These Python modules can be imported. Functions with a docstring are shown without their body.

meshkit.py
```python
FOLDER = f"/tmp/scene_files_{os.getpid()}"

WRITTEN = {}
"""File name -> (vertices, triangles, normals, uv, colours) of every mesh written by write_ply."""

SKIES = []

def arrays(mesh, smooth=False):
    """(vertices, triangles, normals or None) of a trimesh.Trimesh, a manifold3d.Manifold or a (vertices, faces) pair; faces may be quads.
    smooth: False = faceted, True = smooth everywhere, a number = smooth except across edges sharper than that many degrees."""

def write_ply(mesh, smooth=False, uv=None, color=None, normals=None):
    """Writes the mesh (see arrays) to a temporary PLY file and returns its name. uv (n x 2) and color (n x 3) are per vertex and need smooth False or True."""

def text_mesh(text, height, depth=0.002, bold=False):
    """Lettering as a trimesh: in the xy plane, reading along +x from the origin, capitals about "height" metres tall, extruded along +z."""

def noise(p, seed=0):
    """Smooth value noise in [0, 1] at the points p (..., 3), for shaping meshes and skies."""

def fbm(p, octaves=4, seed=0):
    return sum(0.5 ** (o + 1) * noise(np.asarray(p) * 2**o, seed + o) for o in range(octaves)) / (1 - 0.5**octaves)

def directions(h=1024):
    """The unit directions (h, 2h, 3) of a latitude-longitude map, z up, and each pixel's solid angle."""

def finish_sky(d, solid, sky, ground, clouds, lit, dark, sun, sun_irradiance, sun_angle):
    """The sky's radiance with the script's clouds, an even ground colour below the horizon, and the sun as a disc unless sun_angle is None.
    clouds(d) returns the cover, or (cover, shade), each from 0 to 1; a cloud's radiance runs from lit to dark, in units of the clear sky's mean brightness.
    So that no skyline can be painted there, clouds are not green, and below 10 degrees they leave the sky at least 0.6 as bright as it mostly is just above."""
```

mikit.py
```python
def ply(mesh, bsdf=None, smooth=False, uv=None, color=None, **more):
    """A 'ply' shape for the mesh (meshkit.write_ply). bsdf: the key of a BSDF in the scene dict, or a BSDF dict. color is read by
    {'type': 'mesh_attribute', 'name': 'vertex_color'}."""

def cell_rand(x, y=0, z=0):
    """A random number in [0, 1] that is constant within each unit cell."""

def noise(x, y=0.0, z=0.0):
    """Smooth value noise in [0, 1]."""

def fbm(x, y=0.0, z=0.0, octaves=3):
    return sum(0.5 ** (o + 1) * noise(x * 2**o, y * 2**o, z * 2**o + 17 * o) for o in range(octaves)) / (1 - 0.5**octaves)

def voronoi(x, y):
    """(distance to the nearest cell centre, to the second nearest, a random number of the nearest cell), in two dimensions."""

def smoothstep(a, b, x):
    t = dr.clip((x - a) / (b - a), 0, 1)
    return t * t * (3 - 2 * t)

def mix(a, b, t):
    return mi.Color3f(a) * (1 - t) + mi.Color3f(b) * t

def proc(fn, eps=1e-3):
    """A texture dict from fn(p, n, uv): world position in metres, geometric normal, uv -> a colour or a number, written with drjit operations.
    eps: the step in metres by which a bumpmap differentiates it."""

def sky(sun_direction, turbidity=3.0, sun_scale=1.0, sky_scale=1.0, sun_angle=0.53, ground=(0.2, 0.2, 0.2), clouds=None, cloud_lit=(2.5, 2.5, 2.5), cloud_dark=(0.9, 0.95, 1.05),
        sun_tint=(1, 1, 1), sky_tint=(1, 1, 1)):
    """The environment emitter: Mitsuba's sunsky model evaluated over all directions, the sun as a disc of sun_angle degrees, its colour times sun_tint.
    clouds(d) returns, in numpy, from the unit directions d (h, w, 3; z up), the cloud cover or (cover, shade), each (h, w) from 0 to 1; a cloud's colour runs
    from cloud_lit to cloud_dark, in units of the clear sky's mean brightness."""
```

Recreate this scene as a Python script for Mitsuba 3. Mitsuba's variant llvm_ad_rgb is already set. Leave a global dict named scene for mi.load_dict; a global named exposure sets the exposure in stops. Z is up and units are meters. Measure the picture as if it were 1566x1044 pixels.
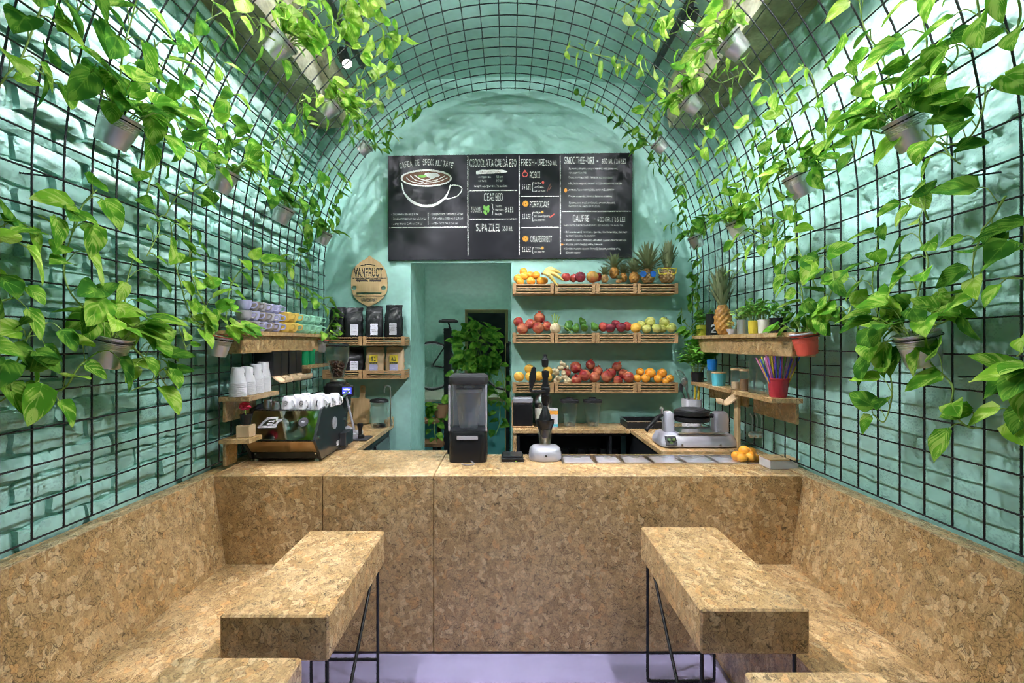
import math, random
import numpy as np, trimesh, mitsuba as mi, mikit, meshkit
import drjit as dr
from mikit import proc, noise, fbm, voronoi, cell_rand, smoothstep, mix
from shapely.geometry import Polygon, LineString, Point, box as sbox
from shapely import affinity
from shapely.ops import unary_union

T = mi.ScalarTransform4f
scene, labels = {}, {}
rnd = random.Random(7)
rng = np.random.default_rng(11)

# ------------------------------------------------------------------ camera, light, exposure
EYE, F, CX, CY = 1.555, 783.0, 777.0, 524.0        # eye height (m), focal length and vanishing point of the 1566 x 1044 photograph
exposure = -0.36
scene['camera'] = {'type': 'perspective', 'fov': 2 * math.degrees(math.atan(783.0 / F)), 'fov_axis': 'x', 'near_clip': 0.05, 'far_clip': 60.0,
                   'principal_point_offset_x': (783 - CX) / 1566, 'principal_point_offset_y': (522 - CY) / 1044,
                   'to_world': T().look_at(origin=[0, 0, EYE], target=[0, 1, EYE], up=[0, 0, 1])}
scene['front_fill'] = {'type': 'constant', 'radiance': {'type': 'rgb', 'value': [0.16, 0.17, 0.21]}}   # added even fill, entering by the unseen shop front behind the camera
LAMP_RADIANCE = [7900, 7700, 8500]                    # neutral white LED track heads
# track heads: (x, depth, z, aim point)
LAMPS = [(-1.10, 3.50, 3.46, (0.1, 2.2, 0.9)), (-1.10, 2.20, 3.46, (-0.3, 3.2, 0.6)), (-1.10, 1.50, 3.46, (-0.5, 1.9, 0.6)),  # those after the first are out of view, placed to light counter and benches
         (1.12, 3.18, 3.52, (0.0, 2.0, 0.9)), (1.12, 2.00, 3.46, (0.3, 3.1, 0.6)), (1.12, 1.25, 3.46, (0.5, 1.9, 0.6))]  # same on the right: only the first head is in view

# ------------------------------------------------------------------ helpers
def P(px, py, d):
    """the point at depth d (m) that the photograph shows at pixel (px, py)"""
    return np.array([(px - CX) * d / F, d, EYE - (py - CY) * d / F])

def cat(*ms):
    ms = [m for x in ms for m in (x if isinstance(x, (list, tuple)) else [x])]
    return trimesh.util.concatenate(ms)

def mov(m, x=0, y=0, z=0):
    m = m.copy(); m.apply_translation([x, y, z]); return m

def rot(m, ax, deg, at=(0, 0, 0)):
    m = m.copy(); m.apply_transform(trimesh.transformations.rotation_matrix(math.radians(deg), ax, at)); return m

def scl(m, *s):
    m = m.copy(); m.apply_scale(s if len(s) == 3 else s[0]); return m

def bx(sx, sy, sz, c=0.003, at=(0, 0, 0), base=False):
    """chamfered box; base=True: stands on z = at[2]"""
    c = min(c, sx / 2.01, sy / 2.01, sz / 2.01)
    hx, hy, hz = sx / 2, sy / 2, sz / 2
    pts = []
    for i in (-1, 1):
        for j in (-1, 1):
            for k in (-1, 1):
                pts += [(i * hx, j * (hy - c), k * (hz - c)), (i * (hx - c), j * hy, k * (hz - c)), (i * (hx - c), j * (hy - c), k * hz)]
    m = trimesh.convex.convex_hull(np.array(pts))
    m.apply_translation([at[0], at[1], at[2] + (hz if base else 0)])
    return m

def box2(x0, x1, y0, y1, z0, z1, c=0.003):
    return bx(x1 - x0, y1 - y0, z1 - z0, c, ((x0 + x1) / 2, (y0 + y1) / 2, (z0 + z1) / 2))

def lathe(prof, n=24):
    """prof: (radius, z) from bottom to top"""
    return trimesh.creation.revolve(np.array(prof, float), sections=n)

def tube(pts, r, sides=6, caps=True):
    p = np.asarray(pts, float); n = len(p)
    t = np.gradient(p, axis=0); t /= np.linalg.norm(t, axis=1, keepdims=True) + 1e-12
    a = np.cross(t[0], [0, 0, 1.0] if abs(t[0][2]) < 0.9 else [1.0, 0, 0]); a /= np.linalg.norm(a)
    A = [a]
    for i in range(1, n):
        a = a - t[i] * np.dot(a, t[i]); a /= np.linalg.norm(a) + 1e-12; A.append(a)
    A = np.array(A); B = np.cross(t, A)
    ang = np.arange(sides) * 2 * np.pi / sides
    rr = np.broadcast_to(r, (n,))
    v = p[:, None] + rr[:, None, None] * (np.cos(ang)[None, :, None] * A[:, None] + np.sin(ang)[None, :, None] * B[:, None])
    i, j = np.meshgrid(np.arange(n - 1), np.arange(sides), indexing='ij'); k = (j + 1) % sides
    q = np.stack([i * sides + j, i * sides + k, (i + 1) * sides + k, (i + 1) * sides + j], -1).reshape(-1, 4)
    f = [q[:, [0, 1, 2]], q[:, [0, 2, 3]]]
    v = v.reshape(-1, 3)
    if caps:
        c = len(v); v = np.vstack([v, p[0], p[-1]]); j = np.arange(sides); k = (j + 1) % sides
        f += [np.stack([k, j, j * 0 + c], 1), np.stack([(n - 1) * sides + j, (n - 1) * sides + k, j * 0 + c + 1], 1)]
    return trimesh.Trimesh(v, np.vstack(f), process=False)

def rod(a, b, r, sides=8):
    return tube([a, b], r, sides)

def smoothpath(pts, n=8):
    """Catmull-Rom through the points"""
    p = np.asarray(pts, float)
    if len(p) < 3: return np.array([p[0] + (p[-1] - p[0]) * t for t in np.linspace(0, 1, n + 1)])
    p = np.vstack([2 * p[0] - p[1], p, 2 * p[-1] - p[-2]]); out = []
    for i in range(1, len(p) - 2):
        for t in np.linspace(0, 1, n, endpoint=False):
            a, b, c, d = p[i - 1], p[i], p[i + 1], p[i + 2]
            out.append(0.5 * ((2 * b) + (c - a) * t + (2 * a - 5 * b + 4 * c - d) * t * t + (3 * b - a - 3 * c + d) * t ** 3))
    return np.array(out + [p[-2]])

def prism(poly, h):
    return trimesh.creation.extrude_polygon(poly if isinstance(poly, Polygon) else Polygon(poly), h, engine='earcut')

def upright(m):
    """a mesh drawn in xy and extruded along z -> drawn in xz, its front towards -y"""
    return rot(m, [1, 0, 0], 90)

def ball(r, sub=2, s=(1, 1, 1)):
    return scl(trimesh.creation.icosphere(subdivisions=sub, radius=r), *s)

used = {}
def numbered(name):
    k = used.get(name, -1) + 1; used[name] = k
    return name if k == 0 else f'{name}_{k:03d}'

def say(key, label=None, cat_=None, group=None, kind=None):
    d = labels.setdefault(key, {})
    if label: d['label'] = label
    if cat_: d['category'] = cat_
    if group: d['group'] = group
    if kind: d['kind'] = kind
    return key

def thing(name, label, cat_, group=None):
    return say(numbered(name), label, cat_, group)

def shape(mesh, bsdf, smooth=35, **k):
    return mikit.ply(mesh, bsdf, smooth=smooth, **k)

def put(parent, name, sh, M=None):
    key = numbered(f'{parent}__{name}' if parent else name)
    scene[key] = dict(sh) if M is None else {**sh, 'to_world': M}
    return key

def part(parent, name, mesh, bsdf, smooth=35, label=None):
    key = put(parent, name, shape(mesh, bsdf, smooth))
    if label: labels[key] = {'label': label}
    return key

def solo(name, mesh, bsdf, label, cat_, group=None, smooth=35):
    return say(put(None, name, shape(mesh, bsdf, smooth)), label, cat_, group)

def struct(name, mesh, bsdf, label, smooth=False, parent=None):
    key = put(parent, name, shape(mesh, bsdf, smooth))
    if parent is None: say(key, label, None, None, 'structure')
    return key

def at(x, y, z, rz=0, s=1, extra=None):
    m = T().translate([float(x), float(y), float(z)]).rotate([0, 0, 1], float(rz))
    if extra is not None: m = m @ extra
    return m.scale([s, s, s] if np.isscalar(s) else list(s))

ORD = ['first', 'second', 'third', 'fourth', 'fifth', 'sixth', 'seventh', 'eighth', 'ninth', 'tenth', 'eleventh', 'twelfth', 'thirteenth', 'fourteenth', 'fifteenth', 'sixteenth', 'seventeenth', 'eighteenth']

# ------------------------------------------------------------------ materials
def rgb(*c): return {'type': 'rgb', 'value': list(c)}
def plain(name, c, rough=0.5, metal=0.0, spec=0.5, **k):
    scene[name] = {'type': 'twosided', 'bsdf': {'type': 'principled', 'base_color': c if isinstance(c, dict) else rgb(*c), 'roughness': rough, 'metallic': metal, 'specular': spec, **k}}

def bumped(name, c, h, scale=1.0, rough=0.5, spec=0.4):
    scene[name] = {'type': 'twosided', 'bsdf': {'type': 'bumpmap', 'arbitrary': h, 'scale': scale,
                   'bsdf': {'type': 'principled', 'base_color': c, 'roughness': rough, 'specular': spec}}}

def plane_ab(p, n):
    up, fr = dr.abs(n.z) > 0.6, dr.abs(n.y) > 0.6
    return dr.select(up | fr, p.x, p.y), dr.select(up, p.y, p.z), up

def cork_fn(p, n, uv):
    a, b, up = plane_ab(p, n)
    wa = fbm(a * 44, b * 44, 3, 2) - 0.5; wb = fbm(a * 44, b * 44, 9, 2) - 0.5
    a2 = a + 0.036 * wa; b2 = b + 0.036 * wb
    sa = dr.select(up, 56.0, 46.0); sb = dr.select(up, 27.0, 36.0)
    f, s, r = voronoi(a2 * sa, b2 * sb)
    g = fbm(a * 260, b * 210, 1.0, 3)
    big = fbm(a * 6, b * 6, 2.0, 2)
    c = mix([0.375, 0.235, 0.095], [0.525, 0.36, 0.175], smoothstep(0.2, 0.8, 0.5 * r + 0.5 * big))
    c = mix(c, [0.62, 0.465, 0.255], 0.6 * smoothstep(0.74, 0.84, r) * smoothstep(0.02, 0.25, s - f))
    c = mix(c, [0.30, 0.165, 0.06], 0.5 * smoothstep(0.72, 0.95, cell_rand(r * 1000)))
    c = mix(c, [0.56, 0.30, 0.10], 0.5 * smoothstep(0.86, 0.95, cell_rand(r * 1777)))
    e1 = (1 - smoothstep(0.0, 0.11, s - f)) * smoothstep(0.40, 0.58, noise(a * 44, b * 44, 2))
    k1 = noise(a2 * sa * 1.9, b2 * sb * 1.9, 5); k2 = noise(a2 * sa * 3.6 + 40, b2 * sb * 3.6, 8)
    e2 = (1 - smoothstep(0.0, 0.055, dr.abs(k1 - 0.5))) * smoothstep(0.38, 0.60, noise(a * 36, b * 36, 7))
    e3 = (1 - smoothstep(0.0, 0.09, dr.abs(k2 - 0.5))) * smoothstep(0.46, 0.70, noise(a * 28 + 50, b * 28, 4))
    c = c * (0.52 + 0.70 * g)
    return c * (1 - 0.58 * e1) * (1 - 0.66 * e2) * (1 - 0.55 * e3)
def cork_h(p, n, uv):
    a, b, up = plane_ab(p, n)
    return 0.0006 * fbm(a * 200, b * 200, 0.5, 2)
scene['cork'] = {'type': 'twosided', 'bsdf': {'type': 'principled', 'base_color': proc(cork_fn), 'roughness': 0.36, 'specular': 0.5}}

MINT = ([0.245, 0.475, 0.395], [0.32, 0.56, 0.485])
def mint_fn(p, n, uv):
    t = fbm(p.x * 2.2, p.y * 2.2, p.z * 2.2, 3); k = fbm(p.x * 26, p.y * 26, p.z * 26, 2)
    c = mix(MINT[0], MINT[1], smoothstep(0.25, 0.75, t))
    return c * (0.90 + 0.2 * k)
def pitted_fn(p, n, uv):
    q = noise(p.x * 170, p.y * 170, p.z * 170) * smoothstep(0.40, 0.65, fbm(p.x * 12, p.y * 12, p.z * 12, 2))  # mask of pits, darkened in colour to stand for their shade
    chip = smoothstep(0.60, 0.66, fbm(p.x * 40 + 7, p.y * 40, p.z * 40, 3)) * smoothstep(0.5, 0.65, noise(p.x * 6, p.y * 6, p.z * 6))
    return mint_fn(p, n, uv) * (1 - 0.16 * smoothstep(0.50, 0.70, q)) * (1 - 0.16 * chip)
def rough_h(p, n, uv):
    return 0.0042 * fbm(p.x * 48, p.y * 48, p.z * 48, 3) + 0.0035 * smoothstep(0.52, 0.62, fbm(p.x * 14, p.y * 14, p.z * 14, 3))
def trowel_h(p, n, uv):
    return 0.004 * fbm(p.x * 9, p.y * 9, p.z * 9, 3) + 0.0006 * noise(p.x * 90, p.y * 90, p.z * 90)
bumped('mint_rough', proc(pitted_fn), proc(rough_h, 2e-3), 1.0, 0.46, 0.45)
bumped('mint_smooth', proc(mint_fn), proc(trowel_h, 4e-3), 1.0, 0.45, 0.4)
def teal_fn(p, n, uv):
    k = fbm(p.x * 3, p.y * 3, p.z * 3, 3)
    return mix([0.10, 0.36, 0.36], [0.14, 0.42, 0.42], k)
plain('teal_paint', proc(teal_fn), 0.5)
def stone_fn(p, n, uv):
    t = fbm(p.x * 7, p.y * 4, p.z * 7, 4); k = fbm(p.x * 60, p.y * 60, p.z * 60, 2)
    c = mix([0.19, 0.175, 0.10], [0.44, 0.42, 0.27], smoothstep(0.3, 0.7, t))
    return c * (0.7 + 0.6 * k)
bumped('raw_plaster', proc(stone_fn), proc(rough_h, 2e-3), 1.3, 0.8, 0.2)
def floor_fn(p, n, uv):
    t = fbm(p.x * 3.5, p.y * 3.5, 0, 4)
    return mix([0.27, 0.25, 0.40], [0.36, 0.34, 0.52], t)
plain('floor_resin', proc(floor_fn), 0.22, 0, 0.5)
def wood_fn(p, n, uv):
    g = fbm(p.x * 9, p.y * 60, p.z * 110, 3)
    return mix([0.22, 0.12, 0.045], [0.42, 0.265, 0.12], g)
plain('crate_wood', proc(wood_fn), 0.55)
def ply_fn(p, n, uv):
    g = fbm(p.x * 110, p.y * 20, p.z * 9, 3)
    return mix([0.42, 0.27, 0.12], [0.58, 0.42, 0.22], g)
plain('board_wood', proc(ply_fn), 0.5)
plain('dark_wood', (0.20, 0.10, 0.045), 0.5)
plain('sign_print', (0.030, 0.024, 0.018), 0.6)
plain('steel_black', (0.008, 0.009, 0.010), 0.40, 0.0, 0.35)
plain('plastic_black', (0.008, 0.008, 0.009), 0.30, 0, 0.35)
plain('rubber_black', (0.016, 0.016, 0.018), 0.6)
plain('bag_black', (0.008, 0.008, 0.010), 0.30, 0, 0.4)
plain('zinc', (0.66, 0.66, 0.64), 0.34, 0.9)
plain('steel', (0.70, 0.70, 0.71), 0.22, 1.0)
plain('chrome', (0.85, 0.85, 0.86), 0.08, 1.0)
plain('grey_metal', (0.50, 0.50, 0.56), 0.35, 0.5)
plain('red_plastic', (0.62, 0.085, 0.05), 0.4)
plain('dark_red_plastic', (0.36, 0.02, 0.035), 0.35)
plain('soil', (0.035, 0.022, 0.014), 0.95)
plain('paper_white', (0.72, 0.72, 0.76), 0.6)
plain('china_white', (0.60, 0.60, 0.62), 0.18)
plain('label_white', (0.66, 0.66, 0.74), 0.5)
plain('kraft', (0.50, 0.36, 0.21), 0.6)
plain('ink_black', (0.02, 0.02, 0.025), 0.6)
plain('yellow_glaze', (0.78, 0.55, 0.12), 0.25)
plain('green_glaze', (0.27, 0.58, 0.40), 0.25)
plain('deep_green', (0.0, 0.21, 0.075), 0.4)
plain('grey_glaze', (0.36, 0.35, 0.38), 0.3)
plain('taupe_glaze', (0.24, 0.215, 0.20), 0.3)
plain('lilac_glaze', (0.38, 0.39, 0.58), 0.3)
plain('aqua', (0.08, 0.40, 0.47), 0.35)
plain('blue_plastic', (0.01, 0.16, 0.48), 0.3)
plain('lime_plastic', (0.44, 0.50, 0.04), 0.4)
plain('yellow_plastic', (0.70, 0.55, 0.05), 0.35)
plain('cream', (0.62, 0.60, 0.50), 0.45)
plain('stem_green', (0.23, 0.36, 0.07), 0.5)
plain('crown_green', (0.13, 0.17, 0.075), 0.5)
plain('chalk', (0.80, 0.80, 0.78), 0.8)
plain('chalk_brown', (0.16, 0.075, 0.05), 0.8)
plain('chalk_green', (0.22, 0.52, 0.10), 0.8)
plain('chalk_orange', (0.80, 0.34, 0.04), 0.8)
plain('chalk_red', (0.70, 0.10, 0.08), 0.8)
def slate_fn(p, n, uv):
    t = fbm(p.x * 3.2, p.y, p.z * 3.2, 4)
    return mix([0.008, 0.008, 0.011], [0.024, 0.024, 0.029], smoothstep(0.35, 0.75, t))
plain('slate', proc(slate_fn), 0.36, 0, 0.22)
scene['glass'] = {'type': 'thindielectric', 'int_ior': 1.5}
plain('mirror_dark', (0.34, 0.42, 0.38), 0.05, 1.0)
plain('mirror_cork_tint', (0.62, 0.45, 0.28), 0.12, 1.0)  # warm base colour carries the cork counter reflected in the strip
plain('panel_black', (0.02, 0.022, 0.026), 0.15, 0.0, 0.6)

def leaf_proc(dark, mid, light, amount):
    def fn(p, n, uv):
        u, v = uv.x, uv.y                                    # u: across, 0.5 on the midrib; v: along
        w = dr.abs(u - 0.5) * 2
        ray = noise(p.x * 37 + 9, p.y * 37, p.z * 37)
        st = noise((v - 0.55 * w) * 17, p.x * 11, p.z * 11 + p.y * 7)
        c = mix(dark, mid, smoothstep(0.3, 0.7, ray))
        c = mix(c, light, amount * smoothstep(0.50, 0.66, 0.55 * st + 0.45 * ray))
        c = mix(c, light, 0.25 * (1 - smoothstep(0.0, 0.08, w)))
        return c
    return fn
for nm, cs in (('leaf_dark', ([0.026, 0.11, 0.014], [0.07, 0.20, 0.022], [0.24, 0.40, 0.06], 0.40)),
               ('leaf_mid', ([0.065, 0.22, 0.018], [0.16, 0.37, 0.030], [0.46, 0.60, 0.14], 0.60)),
               ('leaf_lime', ([0.17, 0.38, 0.030], [0.30, 0.51, 0.050], [0.58, 0.68, 0.22], 0.55))):
    scene[nm] = {'type': 'principledthin', 'base_color': proc(leaf_proc(*cs)), 'roughness': 0.32, 'diff_trans': 0.7, 'eta': 1.45, 'spec_trans': 0.0}
plain('leaf_dry', (0.45, 0.34, 0.05), 0.6)
# ================================================================== the room
XW, ZW, YB, YF = 1.58, 0.90, 4.25, -2.4        # half width at the walls, ledge height, back wall, front end
R_M, Z_SP, X_M = 1.48, 2.12, 1.48               # wire vault: radius, springing height
struct('floor', box2(-1.9, 1.9, YF, 4.6, -0.1, 0.0, 0.001), 'floor_resin', 'polished lavender resin floor between the benches')

# ---- left wall: rough painted brick, every brick in view its own piece
struct('wall_left', box2(-XW - 0.30, -XW, YF, 4.99, 0.0, 3.62, 0.001), 'mint_rough', 'rough brick wall painted mint green on the left behind the wire trellis')
def brick_mesh(L, H, D, seed):
    nu, nv = 7, 4
    u, v = np.meshgrid(np.linspace(-1, 1, nu), np.linspace(-1, 1, nv), indexing='ij')
    q = np.random.default_rng(seed)
    edge = np.maximum(np.abs(u), np.abs(v))
    y = u * L / 2 * (1 - 0.03 * (np.abs(v) > 0.9)) + q.normal(0, 0.0035, u.shape)
    z = v * H / 2 * (1 - 0.05 * (np.abs(u) > 0.9)) + q.normal(0, 0.003, u.shape)
    x = D * np.where(edge > 0.95, 0.72, 1.0) + q.normal(0, 0.0011, u.shape) + D * 0.10 * (u * q.normal() + v * q.normal())
    front = np.stack([x, y, z], -1).reshape(-1, 3)
    idx = np.arange(nu * nv).reshape(nu, nv)
    quads = np.stack([idx[:-1, :-1], idx[1:, :-1], idx[1:, 1:], idx[:-1, 1:]], -1).reshape(-1, 4)
    ring = np.concatenate([idx[:, 0], idx[-1, 1:], idx[-2::-1, -1], idx[0, -2:0:-1]])
    back = front[ring].copy(); back[:, 0] = -0.02
    n0 = len(front); m = len(ring); i = np.arange(m); j = (i + 1) % m
    side = np.stack([ring[i], n0 + i, n0 + j, ring[j]], 1)
    f = np.vstack([quads, side]); f = np.vstack([f[:, [0, 1, 2]], f[:, [0, 2, 3]]])
    return trimesh.Trimesh(np.vstack([front, back]), f, process=False)
brick_bank = [brick_mesh(0.257, 0.068, 0.022 + 0.006 * (k % 3), 100 + k) for k in range(14)]
brick_shapes = [shape(m, 'mint_rough', 24) for m in brick_bank]
spots = []
row = 0; z = 0.925
while z < 3.58:
    y = YF + 0.1 + (0.135 if row % 2 else 0)
    while y < 4.2:
        spots.append((y + rnd.uniform(-.012, .012), z + rnd.uniform(-.004, .004))); y += 0.27
    row += 1; z += 0.078
def seen(y, z):
    if y < 1.45: return 1e6
    return abs(z - 1.6) * 0.2 + y
spots.sort(key=lambda s: seen(*s))
rest = []
for k, (y, z) in enumerate(spots):
    w = rnd.randrange(14); s = (rnd.uniform(0.8, 1.25), rnd.uniform(0.94, 1.03), rnd.uniform(0.9, 1.06))
    if k < 300: put('wall_left', 'brick', brick_shapes[w], at(-XW, y, z, 0, s))
    else: rest.append(mov(scl(brick_bank[w], *s), -XW, y, z))
k = part('wall_left', 'further_bricks', cat(rest), 'mint_rough', 40); say(k, 'further painted bricks of the same wall', kind='stuff')

# ---- right wall: lumpy plaster
def lumpy(y0, y1, z0, z1, step, amp, seed):
    ys, zs = np.arange(y0, y1 + step / 2, step), np.arange(z0, z1 + step / 2, step)
    Y, Z = np.meshgrid(ys, zs, indexing='ij')
    p = np.stack([Y * 0 + seed, Y, Z], -1)
    h = amp * (meshkit.fbm(p * 3.2, 3, seed) - 0.5) * 2 + 0.007 * (meshkit.fbm(p * 22, 3, seed + 9) - 0.5) * 2
    crack = np.abs(meshkit.fbm(p * [1, 2.0, 6.0], 3, seed + 3) - 0.5)
    h -= 0.012 * np.exp(-(crack / 0.012) ** 2)
    idx = np.arange(Y.size).reshape(Y.shape)
    q = np.stack([idx[:-1, :-1], idx[1:, :-1], idx[1:, 1:], idx[:-1, 1:]], -1).reshape(-1, 4)
    return np.stack([h, Y, Z], -1).reshape(-1, 3), np.vstack([q[:, [0, 1, 2]], q[:, [0, 2, 3]]])
v, f = lumpy(YF, 4.99, 0.0, 3.62, 0.022, 0.020, 5)
v[:, 0] = XW - v[:, 0]; f = f[:, ::-1]
struct('wall_right', (v, f), 'mint_rough', 'lumpy plaster wall painted mint green on the right behind the wire trellis', True)

# ---- raw plaster ledges high on both walls, and the shallow vault between them
def ledge(sign):
    ys = np.arange(YF, 4.16, 0.045); prof = [(1.60, 3.28), (1.50, 3.285), (1.40, 3.28), (1.30, 3.29), (1.285, 3.36), (1.29, 3.45), (1.285, 3.55), (1.29, 3.66)]
    V = np.array([[(sign * x, y, z) for x, z in prof] for y in ys]).reshape(-1, 3)
    h = 0.03 * (meshkit.fbm(V * 7, 3, 4) - 0.5); V[:, 2] += h; V[:, 0] += h
    n = len(prof); idx = np.arange(len(V)).reshape(len(ys), n)
    q = np.stack([idx[:-1, :-1], idx[1:, :-1], idx[1:, 1:], idx[:-1, 1:]], -1).reshape(-1, 4)
    f = np.vstack([q[:, [0, 1, 2]], q[:, [0, 2, 3]]]); e = idx[-1]
    f = np.vstack([f] + [[[e[0], e[i], e[i + 1]]] for i in range(1, n - 1)] )
    return V, f
struct('trim_1', ledge(-1), 'raw_plaster', 'raw unpainted plaster ledge running along the top of the left wall', 40)
struct('trim_2', ledge(1), 'raw_plaster', 'raw unpainted plaster ledge running along the top of the right wall', 40)
xs = np.linspace(-1.6, 1.6, 25); zc = 3.76 - 0.16 * (xs / 1.6) ** 2
V = np.array([[(x, y, z) for x, z in zip(xs, zc)] for y in (YF, 4.6)]).reshape(-1, 3)
idx = np.arange(50).reshape(2, 25); q = np.stack([idx[:-1, :-1], idx[:-1, 1:], idx[1:, 1:], idx[1:, :-1]], -1).reshape(-1, 4)
struct('ceiling', (V, q), 'mint_smooth', 'shallow vaulted ceiling painted mint green above the trellis', True)

# ---- back wall with the doorway
DX0, DX1, DZ = (628 - CX) * YB / F, (782 - CX) * YB / F, EYE + 122 * YB / F
wp = sbox(-1.9, 0, 1.9, 3.85).difference(sbox(DX0, -0.1, DX1, DZ))
m1 = upright(prism(wp, 0.03)); m1.apply_translation([0, YB + 0.03, 0])
wq = sbox(-1.9, 0, 1.9, 3.85).difference(sbox(DX0, -0.1, DX1, 3.0))            # the recess behind the lintel is taller
m = upright(prism(wq, 0.69)); m.apply_translation([0, YB + 0.72, 0]); m = cat(m1, m)
struct('wall_back', m, 'mint_smooth', 'smooth mint green back wall with the doorway and the menu board')
# ---- shop front behind the camera: unseen, left wide open to let the fill in
fp = sbox(-1.9, 0, 1.9, 3.85).difference(sbox(-1.3, 0.0, 1.3, 2.6))
m = upright(prism(fp, 0.2)); m.apply_translation([0, YF, 0])
struct('wall_front', m, 'mint_smooth', 'unseen shop front wall behind the viewer, open for the fill light')

# ---- room beyond the doorway
struct('wall_far', box2(-2.6, 1.6, 7.2, 7.3, 0, 3.3, 0.001), 'mint_smooth', 'plain green wall of the room beyond the doorway')
struct('wall_far_left', box2(-2.7, -2.6, 4.99, 7.3, 0, 3.3, 0.001), 'mint_smooth', 'left side wall of the room beyond the doorway')
struct('wall_far_right', box2(1.6, 1.7, 4.99, 7.3, 0, 3.3, 0.001), 'mint_smooth', 'right side wall of the room beyond the doorway')
struct('ceiling_far', box2(-2.7, 1.7, 4.97, 7.3, 3.3, 3.4, 0.001), 'mint_smooth', 'ceiling of the room beyond the doorway')
struct('floor_far', box2(-2.7, 1.7, 4.6, 7.3, -0.1, 0.0, 0.001), 'teal_paint', 'floor of the room beyond the doorway')

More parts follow.
